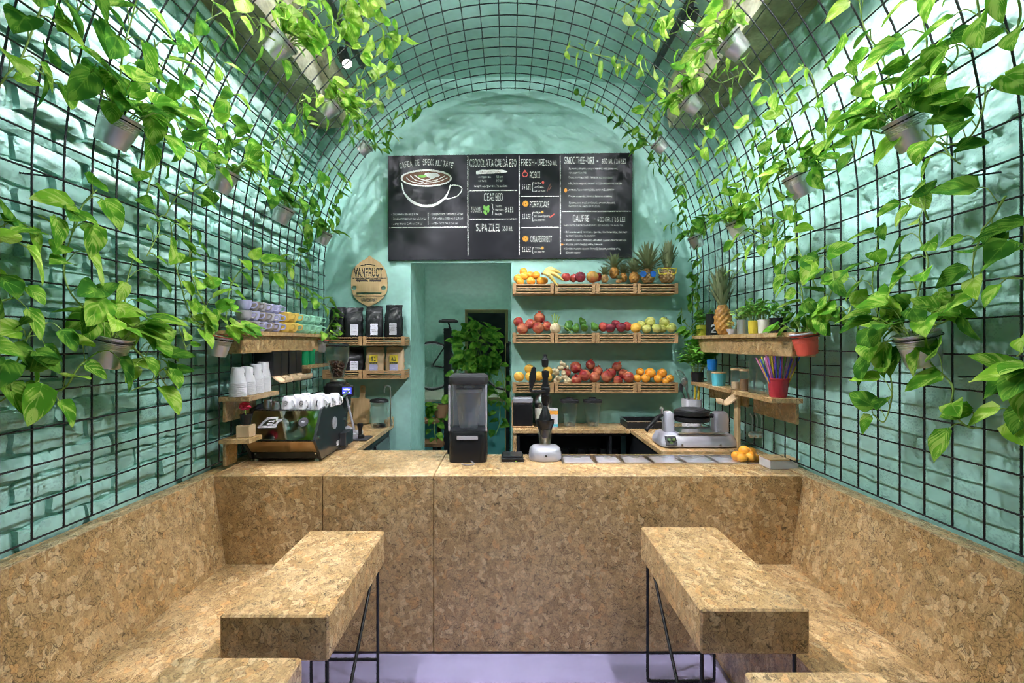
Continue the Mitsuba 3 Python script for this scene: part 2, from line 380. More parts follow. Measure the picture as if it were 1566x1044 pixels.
# ================================================================== wire trellis vault
L_W = Z_SP - 0.944
S_TOT = 2 * L_W + math.pi * R_M
def vault(s, y, off=0.0):
    """point of the wire vault at arc length s (from the left foot over the top to the right foot), off metres inside it"""
    r = R_M - off
    if s < L_W: return np.array([-r, y, 0.944 + s])
    if s > L_W + math.pi * R_M: return np.array([r, y, 0.944 + (S_TOT - s)])
    a = math.pi - (s - L_W) / R_M
    return np.array([r * math.cos(a), y, Z_SP + r * math.sin(a)])
def on_vault(px, py, off=0.0, dmax=4.1):
    """where the photograph's pixel meets the wire vault (moved inside by off): point and inward normal"""
    dx, dz = (px - CX) / F, (CY - py) / F; r = R_M - off
    t = r / max(abs(dx), 1e-6)
    if EYE + dz * t > Z_SP:
        a = dx * dx + dz * dz; b = 2 * dz * (EYE - Z_SP); c = (EYE - Z_SP) ** 2 - r * r
        t = (-b + math.sqrt(b * b - 4 * a * c)) / (2 * a)
    t = min(t, dmax)
    p = np.array([dx * t, t, EYE + dz * t])
    n = np.array([-p[0], 0, (Z_SP - p[2]) if p[2] > Z_SP else 0.0])
    return p, n / (np.linalg.norm(n) + 1e-9)
CELL = 0.1145
tre = thing('wire_trellis', 'black welded steel wire trellis arching over the whole room in front of the walls', 'trellis')
ss = np.concatenate([np.linspace(0, L_W, 4), L_W + np.linspace(0, math.pi * R_M, 41)[1:-1], S_TOT - np.linspace(L_W, 0, 4)])
ring = shape(tube([vault(s, 0, 0) for s in ss], 0.0033, 6), 'steel_black', True)
y = 4.11
while y > -0.9:
    put(tre, 'arched_bar', ring, at(0, y, 0)); y -= CELL
bar = shape(rod((0, -0.95, 0), (0, 4.125, 0), 0.0030, 6), 'steel_black', True)
for s in np.linspace(0, S_TOT, int(round(S_TOT / CELL)) + 1):
    p = vault(s, 0, 0.006); put(tre, 'straight_bar', bar, at(*p))

for y_ in (1.62, 2.42, 3.22):
    for s_ in (0.5, 1.15):
        for sg in (-1, 1): part(tre, 'wall_tie', rod((sg * (R_M - 0.012), y_ + 0.05, 0.944 + s_), (sg * (XW + 0.01), y_, 0.944 + s_ + 0.004), 0.0028, 6), 'steel_black', True)
# ================================================================== track lights
def lamp(x, d, z, aim, k):
    side = 'left' if x < 0 else 'right'
    seen_ = k in (0, 3)
    t = thing('track_spotlight', f'black tubular spotlight glaring among the leaves near the {side} ledge' if seen_ else f'unseen black spotlight on the {side} ceiling track, {ORD[k % 3]} from the menu board wall', 'spotlight', None if seen_ else 'unseen ceiling spotlights')
    o = np.array([x, d, z]); dirv = np.array(aim) - o; dirv /= np.linalg.norm(dirv)
    M = trimesh.geometry.align_vectors([0, 0, 1], dirv); M[:3, 3] = o
    can = lathe([(0.0, -0.15), (0.030, -0.15), (0.036, -0.143), (0.036, -0.002), (0.033, -0.002), (0.0325, -0.008), (0.0, -0.008)], 20); can.apply_transform(M)
    part(t, 'housing', can, 'steel_black')
    lens = trimesh.creation.cylinder(0.030, 0.004, sections=20); lens.apply_translation([0, 0, -0.0055]); lens.apply_transform(M)
    key = put(t, 'lens', shape(lens, 'china_white', False)); scene[key]['emitter'] = {'type': 'area', 'radiance': rgb(*LAMP_RADIANCE)}
    top = o - dirv * 0.09
    part(t, 'arm', cat(rod(top, (x, d, 3.62), 0.008), bx(0.035, 0.11, 0.03, 0.003, (x, d, 3.625))), 'steel_black')
for k, l in enumerate(LAMPS): lamp(*l, k)
for sx, nm in ((-1.10, 'left'), (1.12, 'right')):
    solo('light_track', box2(sx - 0.018, sx + 0.018, -1.0, 3.9, 3.635, 3.668), 'steel_black', f'black light track fixed to the ceiling beside the {nm} plaster ledge', 'light track')
pl = thing('unseen_ceiling_lamp', 'unseen ceiling lamp placed to light the room beyond the doorway', 'lamp')  # out of view above the doorway, lights the far room
part(pl, 'shade', lathe([(0.02, 0.10), (0.16, 0.0), (0.155, 0.0), (0.018, 0.095)], 24).apply_translation([-0.6, 6.0, 2.9]), 'steel_black')
key = put(pl, 'bulb', shape(mov(ball(0.06), -0.6, 6.0, 2.93), 'china_white', True)); scene[key]['emitter'] = {'type': 'area', 'radiance': rgb(620, 640, 600)}
part(pl, 'cord', rod((-0.6, 6.0, 2.99), (-0.6, 6.0, 3.3), 0.004), 'steel_black')

# ================================================================== cork furniture
XB0, XB1, XS = 1.47, 1.41, 1.02            # backrest top, backrest foot, seat front
def bench(sg, nm):
    b = thing('cork_bench', f'built-in cork bench along the {nm} wall with sloping backrest and narrow ledge', 'bench')
    def slab(pts, y0, y1):
        m = upright(prism([(sg * x, z) for x, z in pts], y1 - y0)); m.apply_translation([0, y1, 0]); return m
    part(b, 'seat', slab([(XS, 0.385), (XS, 0.447), (XS + 0.003, 0.45), (XB1 + 0.02, 0.45), (XB1 + 0.02, 0.385)], -1.2, 2.556), 'cork', False)
    part(b, 'front_panel', slab([(XS + 0.004, 0.0), (XS + 0.004, 0.384), (XS + 0.05, 0.384), (XS + 0.05, 0.0)], -1.2, 2.556), 'cork', False)
    part(b, 'backrest', slab([(XB1, 0.451), (XB0, 0.860), (XB0 + 0.05, 0.860), (XB1 + 0.05, 0.451)], -1.2, 2.556), 'cork', False)
    part(b, 'ledge', slab([(XB0 - 0.002, 0.861), (XB0 - 0.002, 0.894), (XB0, 0.897), (1.542, 0.897), (1.542, 0.861)], -1.2, 4.24), 'cork', False)
bench(-1, 'left'); bench(1, 'right')

YC, ZC = 2.559, 0.892
c = thing('service_counter', 'long cork-clad service counter across the room with seams between its panels', 'counter')
X1, X2 = (493 - CX) * YC / F, (663 - CX) * YC / F
for a, b_ in ((-1.478, X1), (X1, X2), (X2, 1.478)):
    part(c, 'front_panel', box2(a + 0.0015, b_ - 0.0015, YC, YC + 0.04, 0.012, ZC - 0.002, 0.003), 'cork', False)
for a, b_ in ((-1.466, X1), (X1, X2), (X2, 1.466)):
    d1 = 3.165 if b_ < 0.5 else 3.05
    part(c, 'top_panel', box2(a + 0.001, b_ - 0.001, YC + 0.0405, d1, ZC - 0.038, ZC, 0.003), 'cork', False)
part(c, 'plinth', box2(-1.47, 1.47, YC + 0.03, YC + 0.06, 0, 0.1, 0.001), 'steel_black', False)
part(c, 'back_panel', box2(-1.45, 1.45, 3.0, 3.03, 0.05, ZC - 0.04, 0.001), 'steel_black', False)

def slab_table(x0, x1, y0, y1, z, label, brace):
    t = thing('cork_table', label, 'table')
    th = 0.145
    part(t, 'tabletop', box2(x0, x1, y0, y1, z - th, z, 0.006), 'cork', False)
    xa, xb = x0 + 0.022, x1 - 0.022
    zt = z - th
    for yy in (y1 - 0.035, y0 + 0.05):
        pts = smoothpath([(xa, yy, zt), (xa, yy, 0.3), (xa, yy, 0.035), (xa + 0.006, yy, 0.012), (xa + 0.028, yy, 0.006), (0.5 * (xa + xb), yy, 0.006), (xb - 0.028, yy, 0.006), (xb - 0.006, yy, 0.012), (xb, yy, 0.035), (xb, yy, 0.3), (xb, yy, zt)], 4)
        part(t, 'leg_frame', tube(pts, 0.0065, 8), 'steel_black', True)
        part(t, 'crossbar', rod((xa, yy, 0.135), (xb, yy, 0.135), 0.0065), 'steel_black', True)
    xi = xb if brace > 0 else xa
    part(t, 'brace', rod((xi - 0.013 * brace, y1 - 0.05, zt), (xi - 0.013 * brace, y0 + 0.06, 0.012), 0.0065), 'steel_black', True)
def table_at(xl, xr, yb, yf, w, name, brace):
    z = EYE - 2.47 * w
    db = F * (EYE - z) / (yb - CY); df = F * (EYE - z) / (yf - CY)
    slab_table((xl - CX) * db / F, (xr - CX) * db / F, df, db, z, name, brace)
    return z
Z_T = table_at(473, 588, 811, 941, 0.346, 'thick cork table on a black rod frame before the left bench, nearer the counter', 1)
table_at(980, 1095, 805, 932, 0.346, 'thick cork table on a black rod frame before the right bench, nearer the counter', -1)
slab_table(-0.905, -0.560, 0.66, 1.395, 0.700, 'nearest cork table on the left, cut off by the bottom edge', 1)
slab_table(0.615, 0.965, 0.62, 1.335, 0.700, 'nearest cork table on the right, cut off by the bottom edge', -1)

# ---- working counters behind: U-shaped, cork on black frames
ZS = 0.89
k = thing('side_counter', 'cork worktop on a black cabinet along the left wall behind the coffee machine', 'counter')
part(k, 'worktop', box2(-1.466, -0.945, 3.17, 4.245, ZS - 0.035, ZS), 'cork', False)
part(k, 'upstand', box2(-0.98, -0.945, 4.05, 4.245, ZS + 0.0005, ZS + 0.055), 'cork', False)
part(k, 'cabinet', box2(-1.46, -0.975, 3.2, 4.20, 0.0, ZS - 0.036), 'steel_black', False)
for y0 in (3.25, 3.74):
    part(k, 'cabinet_door', box2(-0.974, -0.962, y0, y0 + 0.42, 0.10, ZS - 0.09), 'panel_black', False)
k = thing('side_counter', 'cork worktop along the right wall carrying the waffle iron', 'counter')
part(k, 'worktop', box2(0.94, 1.466, 3.14, 4.245, ZS - 0.03, ZS), 'cork', False)
part(k, 'cabinet', box2(0.965, 1.46, 3.2, 4.2, 0.0, ZS - 0.031), 'steel_black', False)
k = thing('back_counter', 'narrow cork worktop under the fruit shelves with open storage below', 'counter')
part(k, 'worktop', box2(0.037, 0.938, 3.92, 4.245, ZS - 0.03, ZS), 'cork', False)
part(k, 'end_panel', box2(0.037, 0.065, 3.94, 4.245, 0.0, ZS - 0.031), 'cork', False)
part(k, 'frame', cat(box2(0.07, 0.93, 3.94, 3.955, ZS - 0.05, ZS - 0.031), box2(0.07, 0.09, 3.94, 4.2, 0.0, ZS - 0.05), box2(0.78, 0.80, 3.94, 4.2, 0, ZS - 0.05), box2(0.07, 0.93, 4.225, 4.243, 0.3, ZS - 0.031)), 'steel_black', False)
part(k, 'shelf', box2(0.09, 0.93, 3.95, 4.22, 0.60, 0.615), 'steel_black', False)
# ================================================================== pothos in little buckets on the trellis
def leaf_mesh(seed):
    q = np.random.default_rng(seed)
    n, cols = 9, np.array([-1, -0.5, 0, 0.5, 1.0])
    v = np.linspace(0, 1, n)
    w = 0.40 * np.sin(np.pi * np.clip(v, 0, 1) ** 0.62) ** 0.75 * (1 - 0.12 * v); w[0] = 0.05; w[-1] = 0.0
    w[1] *= 1.12
    fold, curl, wave, tw = q.uniform(0.10, 0.34), q.uniform(0.10, 0.55), q.uniform(-.03, .03), q.uniform(-0.12, 0.12)
    V, UV = [], []
    for vi, wi in zip(v, w):
        for c in cols:
            x = c * wi; y = vi - (0.09 * abs(c) * (vi < 0.2))
            z = fold * abs(x) - curl * vi * vi * 0.5 + wave * math.sin(7 * vi + 2 * c) * abs(c) + tw * x * vi
            V.append((x, y, z)); UV.append((0.5 + c / 2, vi))
    idx = np.arange(n * 5).reshape(n, 5)
    qd = np.stack([idx[:-1, :-1], idx[:-1, 1:], idx[1:, 1:], idx[1:, :-1]], -1).reshape(-1, 4)
    return (np.array(V), qd), np.array(UV)
LEAF = {}
for nm in ('leaf_dark', 'leaf_mid', 'leaf_lime'):
    LEAF[nm] = []
    for k in range(12):
        m, uvs = leaf_mesh(40 + k)
        LEAF[nm].append(mikit.ply(m, nm, smooth=True, uv=uvs))
def frame(y, zhint):
    y = y / np.linalg.norm(y); x = np.cross(y, zhint); x /= np.linalg.norm(x) + 1e-9; z = np.cross(x, y)
    return x, y, z
def put_leaf(plant, base, axis, normal, size, tone):
    m_ = base + np.asarray(axis) / np.linalg.norm(axis) * size * 0.5                     # the two lamps in view shine between the leaves
    for l_ in (LAMPS[0], LAMPS[3]):
        e_ = np.array([0, 0, EYE]); w_ = np.array(l_[:3]) - e_; L_ = np.linalg.norm(w_); s_ = np.dot(m_ - e_, w_) / L_
        if s_ < L_ and np.linalg.norm(m_ - e_ - w_ / L_ * s_) < 0.10 * s_ / L_: return
    x, y, z = frame(np.asarray(axis, float), np.asarray(normal, float))
    M = np.eye(4); M[:3, 0], M[:3, 1], M[:3, 2], M[:3, 3] = x * size * rnd.uniform(0.9, 1.15), y * size, z * size, base
    nm = 'leaf_dark' if tone < 0.34 else 'leaf_mid' if tone < 0.74 else 'leaf_lime'
    put(plant, 'leaf', LEAF[nm][rnd.randrange(12)], T(M.tolist()))
def rv(s=1.0): return rng.normal(0, s, 3)
def petiole(a, b, up=0.3):
    a, b = np.asarray(a), np.asarray(b); m = (a + b) / 2 + np.array([0, 0, 1]) * np.linalg.norm(b - a) * up
    return tube(smoothpath([a, m, b], 3), 0.0016, 4, False)
def vine_leaves(plant, path, nrm, size, spacing, tone, stems, first=0.04):
    """leaves along a stem: path (n, 3), nrm (n, 3) towards the room"""
    d = np.concatenate([[0], np.cumsum(np.linalg.norm(np.diff(path, axis=0), axis=1))])
    s, side = first, rnd.choice((-1, 1))
    while s < d[-1]:
        p = np.array([np.interp(s, d, path[:, k]) for k in range(3)]); nn = np.array([np.interp(s, d, nrm[:, k]) for k in range(3)])
        t = np.array([np.interp(s + 0.02, d, path[:, k]) for k in range(3)]) - np.array([np.interp(s - 0.02, d, path[:, k]) for k in range(3)])
        t /= np.linalg.norm(t) + 1e-9
        lat = np.cross(t, nn) * side; side = -side
        sz = 0.90 * size * rnd.uniform(0.72, 1.2) * (0.75 if s > d[-1] - 0.05 else 1)
        pd = lat * 0.75 + nn * 0.45 + np.array([0, 0, 0.55]) + rv(0.22); pd /= np.linalg.norm(pd)
        base = p + pd * sz * rnd.uniform(0.45, 0.75)
        axis = lat * 0.65 + nn * 0.35 + np.array([0, 0, -0.42]) + rv(0.28)
        normal = nn * 0.75 + np.array([0, 0, 0.75]) + rv(0.25)
        stems.append(petiole(p, base)); put_leaf(plant, base, axis, normal, sz, tone + rnd.uniform(-0.38, 0.38))
        s += spacing * rnd.uniform(0.7, 1.35)
def wall_vine(plant, px, size, spacing, tone, stems, off=0.05):
    pts = [on_vault(x, y, off + rnd.uniform(-0.02, 0.05)) for x, y in px]
    path = smoothpath([p for p, _ in pts], 6); nrm = smoothpath([n for _, n in pts], 6)
    path = path + 0.012 * (meshkit.noise(path[:, None, :] * 9 + np.array([[0, 0, 0], [7, 0, 0], [0, 7, 0]])[None], 3) - 0.5)
    mine = [tube(path, np.linspace(0.0034, 0.0022, len(path)), 5)]
    vine_leaves(plant, path, nrm, size, spacing, tone, mine)
    part(plant, 'vine', cat(mine), 'stem_green', True)
POT = {}
def pot_mesh(r1, r0, h, wall=0.002):
    """bucket with a rolled rim and two pressed bands, open on top"""
    def rr(z): return r0 + (r1 - r0) * z / h
    pr = [(0, 0), (r0 - 0.002, 0), (r0, 0.003)]
    for z in (0.60, 0.66, 0.72, 0.78): pr += [(rr(h * z) , h * (z - 0.02)), (rr(h * z) + 0.0016, h * z), (rr(h * z), h * (z + 0.02))]
    pr += [(rr(h * 0.95), h * 0.95), (r1 + 0.003, h * 0.965), (r1 + 0.0035, h * 0.985), (r1 + 0.002, h), (r1 - 0.001, h), (r1 - wall, h * 0.97), (r0 + 0.002, h * 0.7), (0, h * 0.7)]
    return lathe(pr, 28)
def hanging_pot(label, px, py, r=0.064, tilt=12, bsdf='zinc', rim=None, vines=(), bush=12, size=0.10, tone=0.5, spread=1.0, yaw=0, name='potted_pothos', off=0.055, hang=0.0):
    pl = thing(name, label, 'potted plant')
    h = r * 1.75; r0 = r * 0.76
    c, n = on_vault(px, py, off + r * 0.5)
    tang = np.array([n[2], 0, -n[0]]) * (1 if n[0] > 0 else -1)           # along the arch, upwards on either side
    if abs(n[0]) < 1e-6: tang = np.array([1.0, 0, 0])
    tang = tang * np.sign(tang[2] + 1e-9)
    ax = tang * math.cos(math.radians(tilt)) + n * math.sin(math.radians(tilt)) + np.array([0, math.sin(math.radians(yaw)), 0])
    ax /= np.linalg.norm(ax)
    M = trimesh.geometry.align_vectors([0, 0, 1], ax); M[:3, 3] = c - ax * h * 0.93
    TM = T(M.tolist()); key = ('p', round(r, 3), bsdf)
    if key not in POT:
        POT[key] = shape(pot_mesh(r, r0, h), bsdf, 40); POT['s', round(r, 3)] = shape(lathe([(0, h * 0.88), (r * 0.5, h * 0.885), (r * 0.9, h * 0.865), (r * 0.9, h * 0.72), (0, h * 0.72)], 20), 'soil', 30)
        POT['h', round(r, 3)] = shape(cat(tube([(1.06 * r * math.cos(a), 1.06 * r * math.sin(a), h * 0.86) for a in np.linspace(0, 2 * np.pi, 25)], 0.0022, 5, False), rod((0, 1.0 * r, h * 0.86), (0, 1.55 * r, h * 0.92), 0.0022, 5)), 'steel_black', True)
        POT['r', round(r, 3)] = shape(lathe([(r - 0.004, h * 0.985), (r + 0.005, h * 0.985), (r + 0.006, h * 1.02), (r + 0.003, h * 1.035), (r - 0.006, h * 1.035)], 24), rim or 'red_plastic', 40)
    put(pl, 'pot', POT[key], TM); put(pl, 'soil', POT['s', round(r, 3)], TM); put(pl, 'wire_hanger', POT['h', round(r, 3)], TM)
    if rim:
        k = put(pl, 'rim', POT['r', round(r, 3)] if rim == 'red_plastic' else shape(lathe([(r - 0.004, h * 0.97), (r + 0.0045, h * 0.97), (r + 0.006, h * 1.02), (r + 0.003, h * 1.05), (r - 0.006, h * 1.05)], 24), rim, 40), TM)
        labels[k] = {'label': 'red plastic rim' if rim == 'red_plastic' else 'metal rim'}
    stems = []
    top = c - ax * h * 0.08
    for i in range(int(bush * 1.3)):
        a = rnd.uniform(0, 2 * math.pi)
        lat = np.cross(ax, [0, 1, 0]); lat /= np.linalg.norm(lat); lat2 = np.cross(ax, lat)
        dirr = ax * rnd.uniform(0.4, 1.0) + np.array([0, 0, 0.45]) + (lat * math.cos(a) + lat2 * math.sin(a)) * rnd.uniform(0.5, 1.1) * spread + n * 0.22; dirr /= np.linalg.norm(dirr)
        sz = 0.90 * size * rnd.uniform(0.7, 1.2)
        b = top + (lat * math.cos(a) + lat2 * math.sin(a)) * r * 0.5
        base = b + dirr * sz * rnd.uniform(0.7, 1.45)
        axis = dirr * np.array([1, 1, 0.2]) + np.array([0, 0, -0.42]) + rv(0.25)
        part(pl, 'stem', petiole(b, base, 0.12), 'stem_green', True); put_leaf(pl, base, axis, n * 0.6 + np.array([0, 0, 0.9]) + rv(0.25), sz, tone + rnd.uniform(-0.36, 0.36))
    for vv in vines:
        px_, kw = (vv, {}) if isinstance(vv, list) else vv
        wall_vine(pl, px_, kw.get('size', size), kw.get('gap', 0.050), kw.get('tone', tone), stems)
    return pl

hp = hanging_pot
# left wall
hp('pothos in a galvanised bucket, highest on the left wall and nearest the viewer', 187, 180, 0.066, 16, bush=13, size=0.115, tone=0.35, vines=[
    [(200, 185), (228, 200), (262, 222), (300, 236)], [(180, 170), (186, 85), (196, 40), (214, -10)], [(215, 180), (262, 168), (285, 80), (305, 40), (345, 15)],
    [(160, 150), (135, 125), (108, 95), (108, 45), (130, -5)]])
hp('pothos in a galvanised bucket on the left wall, upper middle, below the ledge', 346, 262, 0.064, 14, bush=14, size=0.095, tone=0.5, vines=[
    [(335, 250), (300, 235), (275, 200), (262, 160)], [(350, 245), (345, 190), (352, 140), (330, 95), (300, 60)], [(365, 255), (400, 225), (430, 205), (465, 165)], [(330, 265), (300, 290), (270, 300), (250, 330)],
    [(350, 240), (310, 170), (250, 120), (235, 60)], [(240, 240), (225, 300), (245, 345), (225, 390)]])
hp('pothos with dark leaves and one yellow leaf in a bucket on the left wall', 436, 318, 0.060, 14, bush=16, size=0.095, tone=0.2, vines=[
    [(440, 300), (450, 265), (430, 230), (425, 190)], [(450, 310), (475, 290), (500, 262), (520, 250)], [(455, 340), (470, 370), (455, 395), (447, 412)], [(410, 300), (385, 270), (395, 235)]])
hp('pothos with dark leaves in a small bucket at the far end of the left wall', 498, 356, 0.055, 14, bush=14, size=0.085, tone=0.12, vines=[
    [(500, 340), (512, 312), (520, 290), (530, 270)], [(490, 350), (475, 330), (480, 300)]])
hp('pothos in a galvanised bucket low on the left wall nearest the viewer', 172, 516, 0.064, 16, bush=15, size=0.115, tone=0.5, vines=[
    [(185, 505), (205, 530), (230, 562), (236, 580), (200, 598)], [(165, 505), (145, 485), (107, 447), (100, 390), (117, 333)], [(185, 500), (190, 455), (200, 405)],
    [(160, 530), (121, 561), (94, 595), (33, 608), (19, 580), (43, 511), (72, 494)], [(200, 530), (222, 550), (255, 590)]])
hp('pothos in a bright metal bucket with red rim beside the top left shelf', 338, 516, 0.055, 14, rim='red_plastic', bush=13, size=0.10, tone=0.62, vines=[
    [(320, 500), (300, 490), (285, 464), (268, 397), (262, 340)], [(345, 495), (352, 440), (378, 407), (409, 415), (440, 414)], [(320, 500), (275, 490), (285, 545)], [(330, 490), (300, 440), (290, 397), (293, 337)]])
hp('pothos in a dark bucket with red rim under the far end of the cup shelf', 491, 520, 0.052, 10, rim='red_plastic', bush=10, size=0.09, tone=0.42, vines=[
    [(500, 505), (512, 478), (480, 460), (445, 440)], [(500, 510), (520, 500), (516, 515)]], off=0.10)
hp('pothos spilling in from the left edge of the picture at mid height', -60, 385, 0.066, 16, bush=6, size=0.11, tone=0.5, vines=[
    [(-20, 380), (10, 360), (30, 345)], [(-10, 460), (15, 455), (35, 450)]])
hp('pothos spilling in from the lower left edge of the picture', -110, 560, 0.066, 16, bush=6, size=0.11, tone=0.5, vines=[
    [(-60, 560), (-10, 545), (20, 530), (45, 515)], [(-30, 620), (0, 615), (20, 600)]])
hp('pothos trailing from above the upper left corner of the picture', 40, -120, 0.066, 16, bush=12, size=0.12, tone=0.45, vines=[
    [(60, -60), (64, 0), (54, 33), (33, 87), (7, 117), (-10, 150)], [(110, -60), (80, -10), (95, 30)], [(40, 90), (70, 118), (95, 135)], [(60, 330), (110, 350), (130, 310), (150, 290)]])
# vault, left; higher tone puts the lamp-lit lime into the leaf colour
hp('pothos in a bucket under the vault by the left plaster ledge, among glaring leaves', 438, 62, 0.064, 8, bush=24, size=0.10, tone=0.68, vines=[
    [(460, 50), (500, 40), (540, 20), (570, 35)], [(450, 50), (465, 10), (490, -20)], [(440, 70), (400, 50), (375, 20), (350, 20)], [(480, 80), (505, 60), (545, 75), (590, 60), (615, 70)]])
hp('pothos in a bucket at the back end of the left plaster ledge', 512, 158, 0.060, 8, bush=24, size=0.09, tone=0.66, vines=[
    [(530, 150), (560, 130), (590, 115), (605, 95)], [(530, 155), (560, 165), (590, 140), (615, 130)], [(525, 165), (548, 185), (540, 205)], [(505, 160), (475, 150), (455, 165), (470, 200)], [(540, 140), (560, 100), (585, 80)]])
hp('dark pothos in the bucket above the left end of the menu board', 563, 222, 0.050, 8, bush=10, size=0.085, tone=0.15, vines=[
    [(580, 212), (600, 205), (612, 218)], [(575, 210), (605, 180), (635, 168), (662, 150)], [(550, 215), (535, 200), (530, 180)]])
hp('pothos hanging over the top edge of the picture left of the middle', 545, -50, 0.064, 8, bush=20, size=0.10, tone=0.72, vines=[
    [(550, -20), (560, 20), (585, 45), (610, 68)], [(520, -20), (480, 10), (450, 15), (425, 10)], [(540, -10), (515, 30), (500, 70)]])
# vault, right; lamp-lit lime is in the leaf colour here too
hp('pothos in a shiny bucket under the vault by the right plaster ledge, nearest the viewer', 1112, 60, 0.064, 8, bush=22, size=0.10, tone=0.68, vines=[
    [(1095, 50), (1060, 40), (1030, 50), (1005, 60)], [(1100, 50), (1120, 10), (1150, -15)], [(1090, 60), (1060, 75), (1040, 95)], [(1125, 75), (1150, 110), (1175, 130), (1180, 160)]])
hp('pothos in a shiny bucket at the back end of the right plaster ledge', 1050, 152, 0.060, 8, bush=24, size=0.09, tone=0.66, vines=[
    [(1035, 145), (1005, 125), (990, 105), (985, 85)], [(1030, 150), (1000, 165), (985, 190)], [(1045, 140), (1070, 110), (1100, 125), (1130, 115)], [(1060, 165), (1080, 195), (1100, 215), (1120, 240)]])
hp('dark pothos in the bucket above the right end of the menu board', 1003, 218, 0.052, 8, bush=10, size=0.085, tone=0.18, vines=[
    [(990, 210), (965, 212), (955, 222)], [(1000, 225), (1012, 245), (995, 250)], [(985, 205), (960, 195), (920, 158), (885, 147)], [(1015, 235), (1030, 255), (1045, 280)]])
hp('pothos hanging over the top edge of the picture right of the middle', 1045, -60, 0.064, 8, bush=20, size=0.10, tone=0.72, vines=[
    [(1030, -25), (1005, 10), (985, 45), (975, 60)], [(1060, -20), (1050, 20), (1075, 40), (1090, 20)], [(1000, -20), (960, 5), (942, 20)], [(985, 112), (955, 95), (900, 80), (866, 70)]])
# right wall
hp('pothos in a galvanised bucket, highest on the right wall and nearest the viewer', 1382, 182, 0.066, 16, bush=14, size=0.115, tone=0.45, vines=[
    [(1390, 165), (1414, 94), (1418, 50), (1401, -5)], [(1375, 165), (1347, 87), (1324, 50), (1314, -5)], [(1400, 185), (1434, 218), (1478, 214), (1502, 167), (1508, 130)], [(1434, 218), (1450, 235), (1470, 250)],
    [(1365, 190), (1347, 204), (1310, 181), (1310, 134), (1300, 94)], [(1405, 160), (1448, 107), (1465, 82), (1456, 40)]])
hp('pothos in a galvanised bucket in the middle of the right wall above the waffle iron', 1218, 268, 0.064, 14, bush=15, size=0.10, tone=0.55, vines=[
    [(1215, 255), (1200, 215), (1210, 170), (1195, 130)], [(1235, 270), (1262, 235), (1253, 168), (1243, 117), (1222, 98)], [(1205, 260), (1180, 235), (1160, 215), (1150, 180)], [(1220, 290), (1215, 352), (1229, 398), (1249, 439)], [(1245, 260), (1290, 255), (1310, 215), (1300, 170)],
    [(1225, 300), (1205, 330), (1185, 365)]])
hp('pothos with pale leaves in a clear pot between two buckets on the right wall', 1124, 340, 0.056, 14, bsdf='cream', bush=26, size=0.09, tone=0.75, vines=[
    [(1120, 325), (1105, 285), (1120, 250), (1110, 215)], [(1110, 330), (1085, 300), (1070, 260), (1080, 230)], [(1135, 335), (1160, 310), (1175, 280), (1150, 250)], [(1130, 360), (1140, 395), (1120, 425)], [(1140, 350), (1175, 370), (1200, 360)], [(1120, 320), (1140, 280), (1130, 240)]])
hp('dark pothos in a small bucket at the far end of the right wall', 1062, 362, 0.052, 14, bush=15, size=0.085, tone=0.14, vines=[
    [(1055, 345), (1040, 320), (1050, 290), (1040, 265)], [(1065, 375), (1072, 410), (1060, 440), (1070, 470)], [(1075, 355), (1090, 340), (1085, 310)], [(1050, 355), (1035, 345), (1025, 350)]])
hp('pothos in a galvanised bucket low on the right wall nearest the viewer', 1402, 512, 0.066, 14, bush=14, size=0.11, tone=0.5, vines=[
    [(1390, 505), (1348, 498), (1336, 433), (1338, 392), (1348, 350)], [(1400, 490), (1407, 436), (1420, 402), (1407, 364), (1410, 338)], [(1420, 500), (1448, 492), (1493, 457), (1490, 409), (1500, 350)],
    [(1385, 515), (1338, 533), (1355, 560), (1365, 609), (1352, 643), (1334, 633)], [(1410, 540), (1430, 562), (1455, 590), (1455, 626), (1478, 652), (1500, 655)], [(1320, 420), (1300, 470), (1290, 505)], [(1418, 335), (1401, 295), (1385, 330)]])
hp('pothos in a red plastic pot with metal rim beside the top right shelf', 1230, 512, 0.058, 10, bsdf='red_plastic', rim='grey_metal', bush=12, size=0.105, tone=0.42, vines=[
    [(1240, 495), (1262, 470), (1275, 430), (1262, 380)], [(1250, 500), (1275, 485), (1300, 470)], [(1230, 485), (1225, 440), (1205, 400), (1190, 372)]])
hp('pothos spilling in from the right edge of the picture at mid height', 1640, 395, 0.066, 16, bush=5, size=0.115, tone=0.35, vines=[
    [(1580, 380), (1550, 370), (1520, 372)], [(1590, 430), (1560, 425), (1530, 425)], [(1540, 300), (1520, 330), (1500, 350)]])
hp('pothos spilling in from the lower right edge of the picture', 1650, 600, 0.066, 16, bush=6, size=0.115, tone=0.5, vines=[
    [(1600, 580), (1575, 610), (1556, 640), (1542, 671)], [(1600, 540), (1570, 535), (1555, 545)]])
hp('pothos trailing from above the upper right corner of the picture', 1520, -110, 0.066, 16, bush=10, size=0.12, tone=0.5, vines=[
    [(1500, -60), (1490, -10), (1500, 40), (1485, 80)], [(1540, -50), (1560, 20), (1545, 60)]])
hp('pothos in a dark pot under the far end of the top right shelf', 1070, 518, 0.050, 8, bush=12, size=0.08, tone=0.2, bsdf='taupe_glaze', vines=[
    [(1068, 505), (1075, 480), (1062, 455), (1072, 430)], [(1060, 505), (1045, 490), (1042, 470)]], off=0.07)
